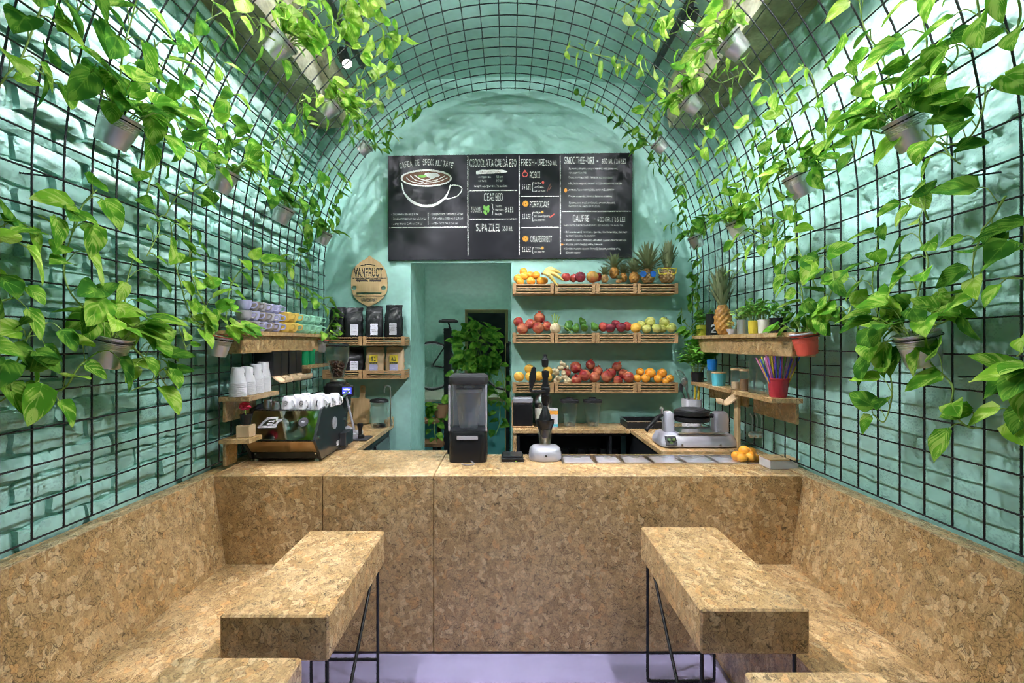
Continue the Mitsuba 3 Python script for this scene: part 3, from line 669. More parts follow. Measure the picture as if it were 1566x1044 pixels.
# ================================================================== common small things
def loft(rings, n=28, power=3.5, crumple=0.0, seed=0):
    """rings: (half width, half depth, z, dx, dy) of superellipse sections, closed at both ends"""
    a = np.arange(n) * 2 * np.pi / n; V = []
    for w, d, z, *o in rings:
        c, s = np.cos(a), np.sin(a)
        V.append(np.stack([np.sign(c) * np.abs(c) ** (2 / power) * w + (o[0] if o else 0), np.sign(s) * np.abs(s) ** (2 / power) * d + (o[1] if len(o) > 1 else 0), np.full(n, z)], 1))
    V = np.vstack(V)
    if crumple: V = V + crumple * (meshkit.fbm(V[:, None, :] * 38 + np.array([[0, 0, 0], [9, 0, 0], [0, 9, 0]])[None] + seed, 2) - 0.5)
    m = len(rings); i, j = np.meshgrid(np.arange(m - 1), np.arange(n), indexing='ij'); k = (j + 1) % n
    q = np.stack([i * n + j, i * n + k, (i + 1) * n + k, (i + 1) * n + j], -1).reshape(-1, 4)
    c0 = len(V); V = np.vstack([V, V[:n].mean(0), V[-n:].mean(0)]); j = np.arange(n); k = (j + 1) % n
    f = np.vstack([q[:, [0, 1, 2]], q[:, [0, 2, 3]], np.stack([k, j, j * 0 + c0], 1), np.stack([(m - 1) * n + j, (m - 1) * n + k, j * 0 + c0 + 1], 1)])
    return trimesh.Trimesh(V, f, process=False)
TEXTS = {}
def words(text, h, width=None, depth=0.0008, bold=False):
    """flat lettering in xy, from the origin, capitals h tall, squeezed to the given width"""
    key = (text, bold)
    if key not in TEXTS: TEXTS[key] = meshkit.text_mesh(text, 1.0, 1.0, bold)
    m = TEXTS[key].copy(); w = m.bounds[1][0] - m.bounds[0][0]
    m.apply_translation([-m.bounds[0][0], 0, 0]); m.apply_scale([(width / w) if width else h * 0.62, h, depth])
    return m
def facing(m, x, y, z):
    """lettering or a flat drawing made in xy, stood up to face the viewer at (x, y, z)"""
    return mov(upright(m), x, y, z)
def cup_mesh(r1, r0, h, t=0.003, n=24):
    return lathe([(0, 0), (r0 * 0.75, 0), (r0 * 0.8, 0.003), (r0, h * 0.12), ((r0 + r1) * 0.52, h * 0.45), (r1, h - 0.002), (r1 - t * 0.5, h), (r1 - t, h - 0.002), ((r0 + r1) * 0.52 - t, h * 0.45), (r0 - t, h * 0.16), (0, h * 0.1)], n)
def handle_mesh(x, z0, z1, out, r=0.0042):
    return tube(smoothpath([(x - 0.003, 0, z1), (x + out * 0.75, 0, z1 + 0.001), (x + out, 0, (z0 + z1) / 2 + 0.004), (x + out * 0.6, 0, z0 + 0.002), (x - 0.010, 0, z0)], 5), r, 7)
CUPS = {}
def cup(name, label, x, y, z, rz, bsdf, r=0.042, r0=0.028, h=0.062, cat_='cup', group=None, flip=False):
    t = thing(name, label, cat_, group); k = (r, h, bsdf)
    if k not in CUPS: CUPS[k] = (shape(cup_mesh(r, r0, h), bsdf, 40), shape(handle_mesh(r * 0.93, h * 0.3, h * 0.78, 0.024), bsdf, True))
    M = at(x, y, z + (h if flip else 0), rz, 1, T().rotate([1, 0, 0], 180) if flip else None)
    put(t, 'bowl', CUPS[k][0], M); put(t, 'handle', CUPS[k][1], M)
    return t

# ================================================================== left wall shelves
def wall_shelf(sg, d0, d1, z, label, plate=0.10, depth=0.152, apron=False):
    t = thing('wall_shelf', label, 'shelf')
    xo, xi = X_M - 0.005, X_M - depth
    pts = [(sg * xo, d0), (sg * xi, d0 + 0.015), (sg * xi, d1), (sg * xo, d1)]
    part(t, 'board', mov(prism(pts, 0.022), 0, 0, z - 0.022), 'cork', False)
    xa = xi + 0.03 if apron else xo - 0.02
    part(t, 'apron', box2(*sorted((sg * xa, sg * (xa + 0.018))), d0 + 0.03, d1 - 0.01, z - 0.022 - plate, z - 0.0225), 'cork', False)
    if apron: part(t, 'end_plate', box2(*sorted((sg * (xa + 0.0185), sg * xo)), d0 + 0.03, d0 + 0.048, z - 0.022 - plate, z - 0.0225), 'cork', False)
    return t
wall_shelf(-1, 2.58, 3.76, 1.617, 'long cork shelf holding the coloured cups, topmost on the left wall', 0.095, 0.152, True)
wall_shelf(-1, 2.61, 2.97, 1.277, 'short cork shelf under the stacks of white paper cups', 0.11)
wall_shelf(-1, 3.38, 3.79, 1.405, 'small cork shelf under the dark green tumblers beyond the black dispensers', 0.05)
wall_shelf(-1, 2.61, 2.765, 1.060, 'small cork shelf carrying the pink flower, lowest on the left wall', 0.12)

ZA = 1.618
for i in range(5):
    d = 2.70 + 0.088 * i
    for lv in range(3):
        bs = ['taupe_glaze', 'grey_glaze', 'lilac_glaze'][(i + lv) % 3] if i < 4 else 'lilac_glaze'
        cup('coffee_cup', f'{["taupe", "grey", "lilac"][["taupe_glaze", "grey_glaze", "lilac_glaze"].index(bs)]} glazed cup on the top left shelf, {ORD[i]} from the near end, {["bottom", "middle", "top"][lv]} layer', -1.395, d, ZA + 0.053 * lv, 20 + rnd.uniform(-12, 12), bs, h=0.055)
for i in range(2):
    for lv in range(2):
        cup('cappuccino_cup', f'wide yellow cup on the top left shelf, {["nearer", "farther"][i]} pair, {["lower", "upper"][lv]} one', -1.395, 3.17 + 0.112 * i, ZA + 0.064 * lv, 15 + rnd.uniform(-8, 8), 'yellow_glaze', 0.053, 0.032, 0.062)
for i in range(4):
    for lv in range(2):
        cup('cappuccino_cup', f'mint green cup on the top left shelf, {ORD[i]} green from the near end, {["lower", "upper"][lv]} layer', -1.395, 3.395 + 0.104 * i, ZA + 0.064 * lv, 15 + rnd.uniform(-8, 8), 'green_glaze', 0.051, 0.031, 0.062)

# stacks of paper cups, upside down
pc = shape(lathe([(0.0395, 0.0), (0.0430, 0.0012), (0.0430, 0.0048), (0.0395, 0.0062), (0.0285, 0.083), (0.027, 0.0835), (0.0265, 0.079), (0, 0.0785)], 28), 'paper_white', 35)
emb = shape(cat(trimesh.creation.annulus(0.0085, 0.0105, 0.0008), mov(bx(0.010, 0.0012, 0.0008, 0.0002), 0, 0.002, 0), mov(bx(0.008, 0.0012, 0.0008, 0.0002), 0, -0.002, 0)), 'ink_black', False)
for i, (d, n) in enumerate(((2.652, 8), (2.745, 8), (2.838, 9), (2.925, 10))):
    for k in range(n):
        c_ = thing('paper_cup', f'white paper cup, {ORD[k]} from the bottom of the {["nearest", "second", "third", "farthest"][i]} upturned stack', 'paper cup', 'stacked paper cups')
        put(c_, 'body', pc, at(-1.40, d, 1.2775 + 0.0095 * k, 17 * k))
        if k == n - 1:
            M = T().translate([-1.40, d, 1.2775 + 0.0095 * k]).rotate([0, 0, 1], 12).translate([0.0335, 0, 0.046]).rotate([0, 1, 0], 82).rotate([0, 0, 1], 90)
            kk = put(c_, 'emblem', emb, M); labels[kk] = {'label': 'round black line emblem'}

# black gravity dispensers with kraft chutes
chute_prof = smoothpath([(-0.055, 0.065), (-0.01, 0.030), (0.05, -0.018), (0.085, -0.036), (0.104, -0.026), (0.104, -0.004)], 5)
cp = LineString(chute_prof).buffer(0.004, cap_style=2)
for i, d in enumerate((2.985, 3.085, 3.20, 3.30)):
    t = thing('coffee_dispenser', f'black dispenser box with wooden lid and kraft chute, {ORD[i]} from the paper cups', 'dispenser')
    part(t, 'container', box2(-1.465, -1.345, d - 0.045, d + 0.045, 1.362, 1.506, 0.004), 'plastic_black', False)
    part(t, 'lid', box2(-1.468, -1.342, d - 0.047, d + 0.047, 1.5065, 1.517, 0.002), 'board_wood', False)
    m = mov(upright(prism(cp, 0.078)), -1.385, d + 0.039, 1.362)
    part(t, 'chute', m, 'kraft', 40)
for i, (d, h) in enumerate(((3.47, 0.092), (3.585, 0.105))):
    solo('tumbler', mov(lathe([(0, 0), (0.030, 0), (0.031, 0.003), (0.034, h), (0.0325, h), (0.0295, 0.006), (0, 0.006)], 24), -1.385, d, 1.4055), 'deep_green', f'dark green tumbler on the dispenser shelf, {["nearer", "farther"][i]} of the two', 'tumbler')
solo('glass_tumbler', mov(lathe([(0, 0), (0.032, 0), (0.035, 0.09), (0.0335, 0.09), (0.031, 0.004), (0, 0.004)], 20), -1.385, 3.71, 1.4055), 'glass', 'clear glass beside the dark green tumblers', 'glass')
# flower on the lowest shelf
t = thing('flower_pot', 'pink flower in a dark pot inside a kraft box on the lowest left shelf', 'potted flower')
part(t, 'box', box2(-1.415, -1.345, 2.66, 2.73, 1.061, 1.125, 0.003), 'kraft', False)
part(t, 'pot', mov(lathe([(0, 0), (0.024, 0), (0.030, 0.055), (0.027, 0.055), (0, 0.05)], 20), -1.38, 2.695, 1.1255), 'plastic_black')
part(t, 'stem', rod((-1.38, 2.695, 1.17), (-1.382, 2.69, 1.205), 0.003), 'stem_green')
q = np.random.default_rng(3); ps = []
for i in range(26):
    v_ = q.normal(0, 1, 3); v_ /= np.linalg.norm(v_); ps.append(mov(ball(0.010, 1, (1, 1, 0.6)), -1.382 + 0.022 * v_[0], 2.69 + 0.022 * v_[1], 1.222 + 0.018 * v_[2]))
plain('petal_pink', (0.72, 0.035, 0.11), 0.5)
part(t, 'blossom', cat(ps), 'petal_pink')

# ================================================================== espresso machine
t = thing('espresso_machine', 'black espresso machine with mirrored front on the left end of the counter', 'espresso machine')
MX0, MX1 = -1.446, -1.046
side = [(2.885, 1.178), (2.78, 1.022), (2.85, 0.945), (2.87, 0.908), (3.24, 0.908), (3.285, 0.928), (3.29, 1.115), (3.21, 1.172), (3.07, 1.202), (2.95, 1.196)]
def yz(poly, x0, w):
    """outline in (depth, height) extruded along x"""
    m = prism(poly, w); M = np.array([[0, 0, 1, x0], [1, 0, 0, 0], [0, 1, 0, 0], [0, 0, 0, 1.0]]); m.apply_transform(M); return m
sp = Polygon(side).buffer(-0.006).buffer(0.010)
for x0 in (MX0, MX1 - 0.014): part(t, 'side_panel', yz(sp, x0, 0.014), 'panel_black', 30)
inner = [(2.888, 1.172), (2.787, 1.022), (2.855, 0.948), (3.27, 0.948), (3.275, 1.10), (3.20, 1.155), (2.95, 1.172)]
part(t, 'body', yz(inner, MX0 + 0.0145, MX1 - MX0 - 0.029), 'steel_black', False)
def quad_panel(y0, z0, y1, z1, x0, x1, th=0.004):
    n = np.array([-(z1 - z0), (y1 - y0)]); n = n / np.linalg.norm(n) * th
    if n[0] > 0: n = -n
    return yz([(y0, z0), (y1, z1), (y1 + n[0], z1 + n[1]), (y0 + n[0], z0 + n[1])], x0, x1 - x0)
part(t, 'front_mirror', quad_panel(2.789, 1.024, 2.886, 1.170, MX0 + 0.016, MX1 - 0.016), 'mirror_dark', False, 'mirror-polished front reflecting the greenery')
part(t, 'lower_mirror', quad_panel(2.789, 1.019, 2.853, 0.950, MX0 + 0.016, MX1 - 0.016), 'mirror_cork_tint', False, 'mirror strip with the cork reflection of the counter put into its colour')
part(t, 'base', box2(MX0 + 0.02, MX1 - 0.016, 2.862, 3.2, 0.908, 0.947, 0.003), 'plastic_black', False)
for x in (MX0 + 0.03, MX1 - 0.03):
    for y in (2.88, 3.22):
        part(t, 'foot', mov(lathe([(0, 0), (0.014, 0), (0.015, 0.004), (0.010, 0.0155), (0, 0.0155)], 16), x, y, 0.8922), 'chrome')
for x in (MX0 + 0.035, MX1 - 0.03): part(t, 'screw', mov(rot(trimesh.creation.cylinder(0.004, 0.004, sections=12), [1, 0, 0], 90), x, 2.860, 0.936), 'chrome')
for y, z in ((2.815, 1.035), (3.275, 1.07)): part(t, 'side_bolt', mov(rot(trimesh.creation.cylinder(0.009, 0.010, sections=16), [0, 1, 0], 90), MX1 + 0.005, y, z), 'chrome')
ring_ = cat(trimesh.creation.annulus(0.026, 0.036, 0.006), trimesh.creation.annulus(0.010, 0.016, 0.006), mov(bx(0.03, 0.006, 0.006, 0.001), 0, 0, 0), trimesh.creation.cylinder(0.038, 0.002, sections=28))
part(t, 'side_badge', mov(rot(rot(ring_, [0, 0, 1], 30), [0, 1, 0], 90), MX1 + 0.003, 3.08, 1.075), 'grey_metal')
part(t, 'rating_plate', box2(MX1, MX1 + 0.001, 3.12, 3.19, 0.925, 0.955, 0.0003), 'label_white', False)
part(t, 'drip_tray', box2(MX1 + 0.002, MX1 + 0.045, 3.16, 3.31, 0.915, 1.0, 0.004), 'panel_black', False)
def on_mirror(u, w):
    """a point of the slanted mirror: u across 0..1, w up 0..1"""
    return np.array([MX0 + 0.016 + u * (MX1 - MX0 - 0.032), 2.7855 + w * 0.097, 1.026 + w * 0.146])
def mirror_art(poly, depth=0.0015):
    m = prism(poly, depth); a = math.atan2(0.097, 0.146); L = math.hypot(0.097, 0.146); W = MX1 - MX0 - 0.032
    up = np.array([0, math.sin(a), math.cos(a)]); nn = np.array([0, -math.cos(a), math.sin(a)])
    M = np.eye(4); M[:3, 0] = [W, 0, 0]; M[:3, 1] = up * L; M[:3, 2] = nn; M[:3, 3] = on_mirror(0, 0) + nn * 0.0035; m.apply_transform(M); return m
logo = Polygon([(0.125, 0.42), (0.235, 0.76), (0.40, 0.78), (0.40, 0.70), (0.475, 0.72), (0.465, 0.62), (0.425, 0.60), (0.405, 0.40), (0.14, 0.39)])
cut = Polygon([(0.185, 0.48), (0.255, 0.68), (0.38, 0.70), (0.375, 0.655), (0.285, 0.645), (0.272, 0.60), (0.34, 0.60), (0.335, 0.555), (0.26, 0.555), (0.248, 0.51), (0.365, 0.51), (0.36, 0.475)])
cut2 = Polygon([(0.345, 0.535), (0.385, 0.535), (0.405, 0.645), (0.365, 0.645)])
part(t, 'emblem', mirror_art(logo.difference(cut).difference(cut2)), 'china_white', False, 'white angular emblem')
part(t, 'sticker', mirror_art(affinity.scale(Point(0.80, 0.60).buffer(1.0, 24), 0.072, 0.158)), 'ink_black', False, 'round black sticker')
mm = words('BARISTA', 0.008, 0.026); M = np.eye(4)
part(t, 'sticker_text', mirror_art(affinity.scale(sbox(0.77, 0.585, 0.83, 0.615), 1, 1), 0.0022), 'label_white', False)
part(t, 'cup_rail', cat(*[tube(smoothpath([(MX0 + 0.02, y, 1.18), (MX0 + 0.02, y, 1.222), (MX1 - 0.03, y, 1.222), (MX1 - 0.03, y, 1.2)], 5), 0.004, 7) for y in (3.17,)]), 'chrome', True)
part(t, 'steam_lever', tube(smoothpath([(MX1 - 0.03, 3.20, 1.16), (MX1 + 0.0, 3.24, 1.21), (MX1 + 0.02, 3.30, 1.245)], 5), 0.007, 8), 'chrome', True)
top_plate = box2(MX0 + 0.018, MX1 - 0.018, 2.90, 3.17, 1.1725, 1.1765, 0.001)
part(t, 'cup_warmer', top_plate, 'steel', False)
k = 0
for row, y in enumerate((2.945, 3.045, 3.135)):
    for i in range(3):
        x = -1.262 + 0.088 * i + 0.012 * row
        c_ = cup('espresso_cup', f'upturned white cup on the espresso machine, {["front", "middle", "back"][row]} row, {ORD[i]} from the left', x, y, 1.177, -35 + rnd.uniform(-20, 20), 'china_white', 0.041, 0.030, 0.072, flip=True)
        if row == 0:
            g = [trimesh.creation.annulus(0.010, 0.012, 0.001), mov(bx(0.016, 0.002, 0.001, 0.0003), 0, -0.016, 0), mov(bx(0.014, 0.003, 0.001, 0.0003), 0, 0, 0)]
            if i == 2: g = [prism([(-0.004, 0.016), (0.004, 0.012), (0.002, -0.004), (0.005, -0.016), (-0.005, -0.012), (-0.002, 0.002)], 0.001), mov(bx(0.016, 0.002, 0.001, 0.0003), 0, -0.018, 0)]
            mm = rot(upright(cat(*g)), [1, 0, 0], -9); part(c_, 'print', mov(mm, x, y - 0.0385, 1.213), 'ink_black', False, 'black printed emblem')
solo('steel_jug', mov(lathe([(0, 0), (0.026, 0), (0.028, 0.01), (0.022, 0.045), (0.024, 0.052), (0.0225, 0.052), (0, 0.03)], 20), -1.385, 2.955, 1.177), 'chrome', 'small steel milk jug on the espresso machine left of the cups', 'jug')
solo('steel_jug', mov(lathe([(0, 0), (0.022, 0), (0.024, 0.01), (0.019, 0.038), (0.021, 0.043), (0.0195, 0.043), (0, 0.03)], 20), -1.33, 2.93, 1.177), 'chrome', 'smaller steel milk jug between the other jug and the white cups', 'jug')

# ================================================================== grinder and things behind the coffee machine
t = thing('coffee_grinder', 'black coffee grinder with clear bean hopper and blue display behind the espresso machine', 'coffee grinder')
gx, gy = -1.205, 3.62
part(t, 'base', mov(loft([(0.085, 0.12, 0), (0.09, 0.125, 0.015), (0.085, 0.12, 0.05), (0.06, 0.08, 0.07)], 28, 4), gx, gy, ZS + 0.001), 'grey_metal', 40)
part(t, 'body', mov(loft([(0.055, 0.08, 0.07), (0.055, 0.08, 0.16), (0.078, 0.10, 0.22), (0.08, 0.10, 0.36), (0.06, 0.07, 0.385)], 28, 4), gx, gy, ZS), 'plastic_black', 40)
part(t, 'collar', mov(lathe([(0.0, 0), (0.052, 0), (0.056, 0.012), (0.046, 0.028), (0, 0.028)], 24), gx, gy, ZS + 0.3855), 'steel')
part(t, 'hopper', mov(lathe([(0.040, 0), (0.045, 0.03), (0.078, 0.14), (0.080, 0.225), (0.078, 0.225), (0.076, 0.14), (0.043, 0.03), (0.038, 0.002)], 28), gx, gy, ZS + 0.414), 'glass', 40, 'clear hopper')
part(t, 'hopper_lid', mov(lathe([(0, 0), (0.082, 0), (0.082, 0.01), (0.06, 0.02), (0, 0.022)], 28), gx, gy, ZS + 0.640), 'plastic_black')
q = np.random.default_rng(5); bn = []
for i in range(320):
    hh = q.uniform(0.012, 0.12); rr = (0.036 + 0.30 * max(hh - 0.03, 0)) * math.sqrt(q.uniform(0, 1)) * 0.9; a = q.uniform(0, 6.28)
    bn.append(mov(rot(ball(0.0075, 1, (1.3, 0.8, 0.8)), [q.normal(), q.normal(), 1], q.uniform(0, 360)), gx + rr * math.cos(a), gy + rr * math.sin(a), ZS + 0.414 + hh))
plain('bean', (0.06, 0.026, 0.013), 0.4)
k = part(t, 'beans', cat(bn), 'bean', True); say(k, 'roasted coffee beans', kind='stuff')
part(t, 'display', rot(bx(0.090, 0.022, 0.075, 0.008, (gx + 0.10, gy - 0.10, ZS + 0.335)), [0, 0, 1], 0), 'plastic_black', False)
key = part(t, 'screen', box2(gx + 0.068, gx + 0.132, gy - 0.1125, gy - 0.1115, ZS + 0.312, ZS + 0.360, 0.0002), 'ink_black', False, 'lit blue screen'); scene[key]['emitter'] = {'type': 'area', 'radiance': rgb(0.12, 0.16, 1.5)}
key = part(t, 'screen_digits', cat(box2(gx + 0.078, gx + 0.122, gy - 0.1135, gy - 0.1128, ZS + 0.342, ZS + 0.352, 0.0002), *[box2(gx + 0.078 + 0.018 * i, gx + 0.086 + 0.018 * i, gy - 0.1135, gy - 0.1128, ZS + 0.320, ZS + 0.329, 0.0002) for i in range(3)]), 'label_white', False); scene[key]['emitter'] = {'type': 'area', 'radiance': rgb(1.6, 1.7, 2.2)}
part(t, 'strut', cat(rod((gx + 0.085, gy - 0.08, ZS + 0.30), (gx + 0.135, gy - 0.06, ZS + 0.06), 0.008), box2(gx + 0.095, gx + 0.175, gy - 0.12, gy + 0.02, ZS + 0.002, ZS + 0.045)), 'grey_metal', 30)

t = thing('cutting_board', 'wooden paddle board with long handle leaning on the back wall, the larger one', 'cutting board')
pb = unary_union([sbox(-0.066, 0, 0.066, 0.20).buffer(-0.02).buffer(0.02), sbox(-0.021, 0.15, 0.021, 0.31).buffer(-0.015).buffer(0.015)]).buffer(0.02).buffer(-0.02).difference(Point(0, 0.285).buffer(0.006))
part(t, 'blade', mov(rot(upright(prism(pb, 0.018)), [1, 0, 0], -9), P(551, 0, 4.15)[0], 4.185, ZS + 0.006), 'board_wood', False)
t = thing('cutting_board', 'shorter wooden board standing behind and left of the large paddle board', 'cutting board')
part(t, 'blade', mov(rot(upright(prism(sbox(-0.06, 0, 0.06, 0.205).buffer(-0.015).buffer(0.015), 0.016)), [1, 0, 0], -5), P(542, 0, 4.2)[0], 4.225, ZS + 0.004), 'board_wood', False)
def storage_jar(x, y, r, h, label, lid='plastic_black'):
    t = thing('storage_jar', label, 'jar')
    part(t, 'glass_body', mov(lathe([(0, 0), (r * 0.86, 0), (r * 0.92, 0.004), (r, h), (r - 0.003, h), (r * 0.92 - 0.003, 0.008), (0, 0.007)], 28), x, y, ZS + 0.001), 'glass')
    part(t, 'lid', mov(lathe([(0, 0), (r * 1.05, 0), (r * 1.08, 0.006), (r * 1.0, 0.02), (r * 0.4, 0.028), (0, 0.028)], 28), x, y, ZS + h + 0.0012), lid)
    part(t, 'base_ring', mov(lathe([(r * 0.3, 0.009), (r * 0.7, 0.009), (r * 0.7, 0.03), (r * 0.3, 0.03)], 24), x, y, ZS), 'plastic_black')
storage_jar(P(579, 0, 4.0)[0], 4.02, 0.068, 0.20, 'clear jar with black lid between the paddle board and the tap')
t = thing('water_tap', 'slim chrome gooseneck tap by the doorway end of the left worktop', 'tap')
tx = P(597, 0, 4.12)[0]
part(t, 'spout', tube(smoothpath([(tx, 4.12, ZS + 0.001), (tx, 4.12, 1.17), (tx - 0.006, 4.11, 1.205), (tx - 0.022, 4.08, 1.215), (tx - 0.03, 4.05, 1.195), (tx - 0.03, 4.045, 1.16)], 6), 0.006, 8), 'chrome', True)
part(t, 'base', mov(lathe([(0, 0), (0.018, 0), (0.016, 0.03), (0.01, 0.05), (0, 0.05)], 16), tx, 4.12, ZS + 0.001), 'chrome')
solo('tamping_mat', box2(-1.10, -0.955, 3.46, 3.63, ZS + 0.001, ZS + 0.009, 0.003), 'rubber_black', 'black tamping mat at the edge of the left worktop', 'mat', smooth=False)
solo('tamper', mov(lathe([(0, 0), (0.028, 0), (0.028, 0.018), (0.012, 0.028), (0.013, 0.06), (0.020, 0.085), (0.019, 0.10), (0, 0.104)], 24), -1.02, 3.53, ZS + 0.0095), 'plastic_black', 'black coffee tamper standing on the mat', 'tamper')
# ================================================================== menu board
YBD = 4.225; PXM = YBD / F
def bp(px, py): return (px - CX) * PXM, EYE - (py - CY) * PXM
t = thing('menu_board', 'large black chalkboard menu on the back wall above the doorway and fruit', 'menu board')
out = [bp(593.5, 238), bp(967.5, 233.5), bp(966.5, 393.5), bp(593.5, 398)]
m = upright(prism(out, 0.02)); m.apply_translation([0, YBD + 0.0205, 0]); part(t, 'panel', m, 'slate', False)
def chalk(geoms, name, bsdf='chalk', d=0.0):
    g = unary_union(geoms if isinstance(geoms, list) else [geoms])
    m = cat(*[prism(x, 0.0008) for x in getattr(g, 'geoms', [g]) if x.area > 1e-8])
    m = upright(m); m.apply_translation([0, YBD - 0.0003 - d, 0]); return part(t, name, m, bsdf, False)
def line(pts, w=1.0): return LineString([bp(*p) for p in pts]).buffer(w * PXM / 2, cap_style=2)
def curve(pts, w=1.0, n=6): return LineString([bp(*p) for p in smoothpath([(x, y) for x, y in pts], n)]).buffer(w * PXM / 2)
chalk([line([(715.4, 239), (715.6, 391)], 1.3), line([(793.8, 238), (794, 390)], 1.3), line([(856.6, 238), (857, 389)], 1.1), line([(595, 348), (714, 347)], 1.2), line([(718, 291.8), (791, 291)], 1.2),
       line([(718, 335.2), (791, 334.5)], 1.2), line([(796, 300.3), (855, 299.8)], 1.4), line([(797, 347.8), (855, 347.4)], 1.4), line([(859, 323.4), (964, 322.8)], 1.0), line([(654.8, 325), (655, 344)], 0.8)], 'ruling')
def text_at(items, name, bsdf='chalk', bold=False):
    """items: (text, x0, x1, baseline, capital height) in pixels"""
    for s, x0, x1, yb, h in items:
        X, Z = bp(x0, yb); part(t, name, facing(words(s, h * PXM, (x1 - x0) * PXM, 0.0008, bold), X, YBD - 0.0003, Z), bsdf, False)
ttl = 'CAFEA DE SPECIALITATE'; ms = []
for i, ch in enumerate(ttl):
    if ch == ' ': continue
    u = (i + 0.5) / len(ttl); px = 612 + 80 * u; py = 262 - 9.0 * math.sin(math.pi * (0.12 + 0.76 * u)) - 1.5 * u
    X, Z = bp(px, py); ms.append(facing(rot(words(ch, 9.0 * PXM, 3.1 * PXM if ch != 'I' else 0.9 * PXM, 0.0008), [0, 0, 1], 14 - 28 * u), X - 1.5 * PXM, YBD - 0.0003, Z))
part(t, 'lettering', cat(*ms), 'chalk', False)
text_at([('CIOCOLATA CALDĂ BIO', 718.5, 789.5, 255, 12), ('CEAI BIO', 740, 769, 307, 11.5), ('SUPA ZILEI', 728, 764, 353.5, 11.5), ('350 ML', 768, 784.5, 353, 7.5), ('350 ML', 720, 737, 324.5, 8.5), ('8 LEI', 772.5, 785, 324.5, 8)], 'lettering')
text_at([('FRESH-URI', 797, 833, 253.5, 10.5), ('350 ML', 834.5, 852, 253, 7.5), ('RODII', 810, 826, 272, 9.5), ('14 LEI', 798, 811.5, 289.5, 7.5), ('PORTOCALE', 810, 840, 317, 9.5), ('11 LEI', 798.5, 811.5, 334.5, 7.5), ('GRAPEFRUIT', 811, 844, 370, 9.5), ('11 LEI', 798.5, 811.5, 385, 7.5)], 'lettering')
text_at([('SMOOTHIE-URI', 863, 908.5, 250.4, 10.5), ('-', 912.5, 915, 250, 9), ('350 ML / 16 LEI', 920, 957, 250, 7.2), ('GAUFRE', 876, 901, 339, 10.5), ('-', 908, 910.5, 338, 8), ('400 GR. / 16 LEI', 913.5, 956, 339, 7.2)], 'lettering')
text_at([('- Espresso 30 ml / 6 lei', 598, 640, 329, 3.2), ('- Double espresso 40 ml / 8 lei', 598, 652, 336, 3.2), ('- Long black 180 ml / 8 lei', 598, 646, 343.5, 3.2),
         ('- Cappuccino 160 ml / 10 lei', 657, 708, 328.5, 3.2), ('- Flat white 200 ml / 12 lei', 657, 708, 335.5, 3.2), ('- Latte 300 ml / 14 lei', 657, 700, 343, 3.2)], 'small_lettering')
text_at([('cu lapte bio', 731.7, 751, 272, 3.2), ('12 lei', 759, 768.5, 271.5, 3.2), ('cu soia', 731.7, 744, 278, 3.2), ('14 lei', 759, 768.5, 277.5, 3.2), ('simplă / cu ghimbir / ardei iute', 725, 776, 286, 3.2), ('Verde', 757.7, 767, 316.5, 3.2), ('Rooibos', 757.7, 770.5, 322.2, 3.2), ('Negru', 757.7, 768, 328.5, 3.2)], 'small_lettering')
text_at([('simplu', 817.5, 827, 281, 3), ('cu fistic', 817.5, 831.5, 287, 3), ('cu curmale', 817.5, 834, 293, 3), ('simplu', 817.5, 827, 326, 3), ('cu scorțișoară', 817.5, 840.5, 331.3, 3), ('cu busuioc', 817.5, 834, 337.5, 3), ('simplu', 817.5, 827, 380.5, 3), ('cu ghimbir', 817.5, 833, 386.3, 3)], 'small_lettering')
text_at([('Avocado, ghimbir, mango, banană, măr, portocală,', 869.6, 945, 259.2, 3), ('suc, semințe chia', 869.6, 897, 265.4, 3), ('Ovăz, vanilie, chilli, banană, unt de copaci', 869.6, 938, 272.7, 3), ('Măr, lapte vegetal, banană, scorțișoară, unt de arahide', 869.6, 951, 281.7, 3), ('Ananas, lapte de migdale, portocală, ghimbir', 869.6, 939, 291.4, 3),
         ('Cacao, avocado, banană, lapte de migdale', 869.6, 936, 301.2, 3), ('Spanac, suc crud, portocală, ananas, banană,', 869.6, 941, 311.3, 3), ('semințe chia, lapte de migdale', 869.6, 917.6, 316.5, 3),
         ('(servite fără adaos de gluten, din hrișcă, unt nou, ou)', 862, 953, 345.3, 2.4), ('• Brânză de capră, avocado, spanac, mix de semințe, dulceață', 862.5, 959, 356, 3), ('de ardei iute, ulei de măsline', 865, 910, 361.8, 3), ('• Brânză de capră, rozmarin, pătrunjel, spanac, mix de semințe', 862.5, 957.5, 368.4, 3),
         ('• Ricotta, gem de goji, nucă, banane', 862.5, 921, 375, 3), ('• Ricotta, mango, ananas, banană, banane, semințe chia,', 862.5, 949, 381.4, 3), ('sirop de agave', 865, 887.5, 387.4, 3)], 'small_lettering')
# chalk drawing of a coffee cup
ell = lambda cx, cy, rx, ry: affinity.scale(Point(*bp(cx, cy)).buffer(1.0, 32), rx * PXM, ry * PXM)
chalk([ell(652, 272.3, 39.2, 13.2).difference(ell(652, 272.6, 36.4, 10.6))], 'cup_drawing')
chalk([ell(652, 272.6, 36.2, 10.4)], 'cup_drawing', 'chalk_brown')
bowl_o = [bp(*p) for p in smoothpath([(613.3, 279), (617, 295), (628, 309), (642, 315.5), (655, 317), (668, 314), (681, 304), (687.5, 291), (689.5, 282)], 6)]
bowl_i = [bp(*p) for p in smoothpath([(688, 282), (685.5, 291), (679, 301.5), (666, 310.5), (654, 313), (642, 311.5), (630, 305.5), (619, 293.5), (615, 279.5)], 6)]
chalk([Polygon(bowl_o + bowl_i).buffer(0)], 'cup_drawing')
chalk([curve([(688.5, 284), (697, 283), (705, 286), (706, 291), (700, 299), (690, 303), (681, 304)], 1.5)], 'cup_drawing')
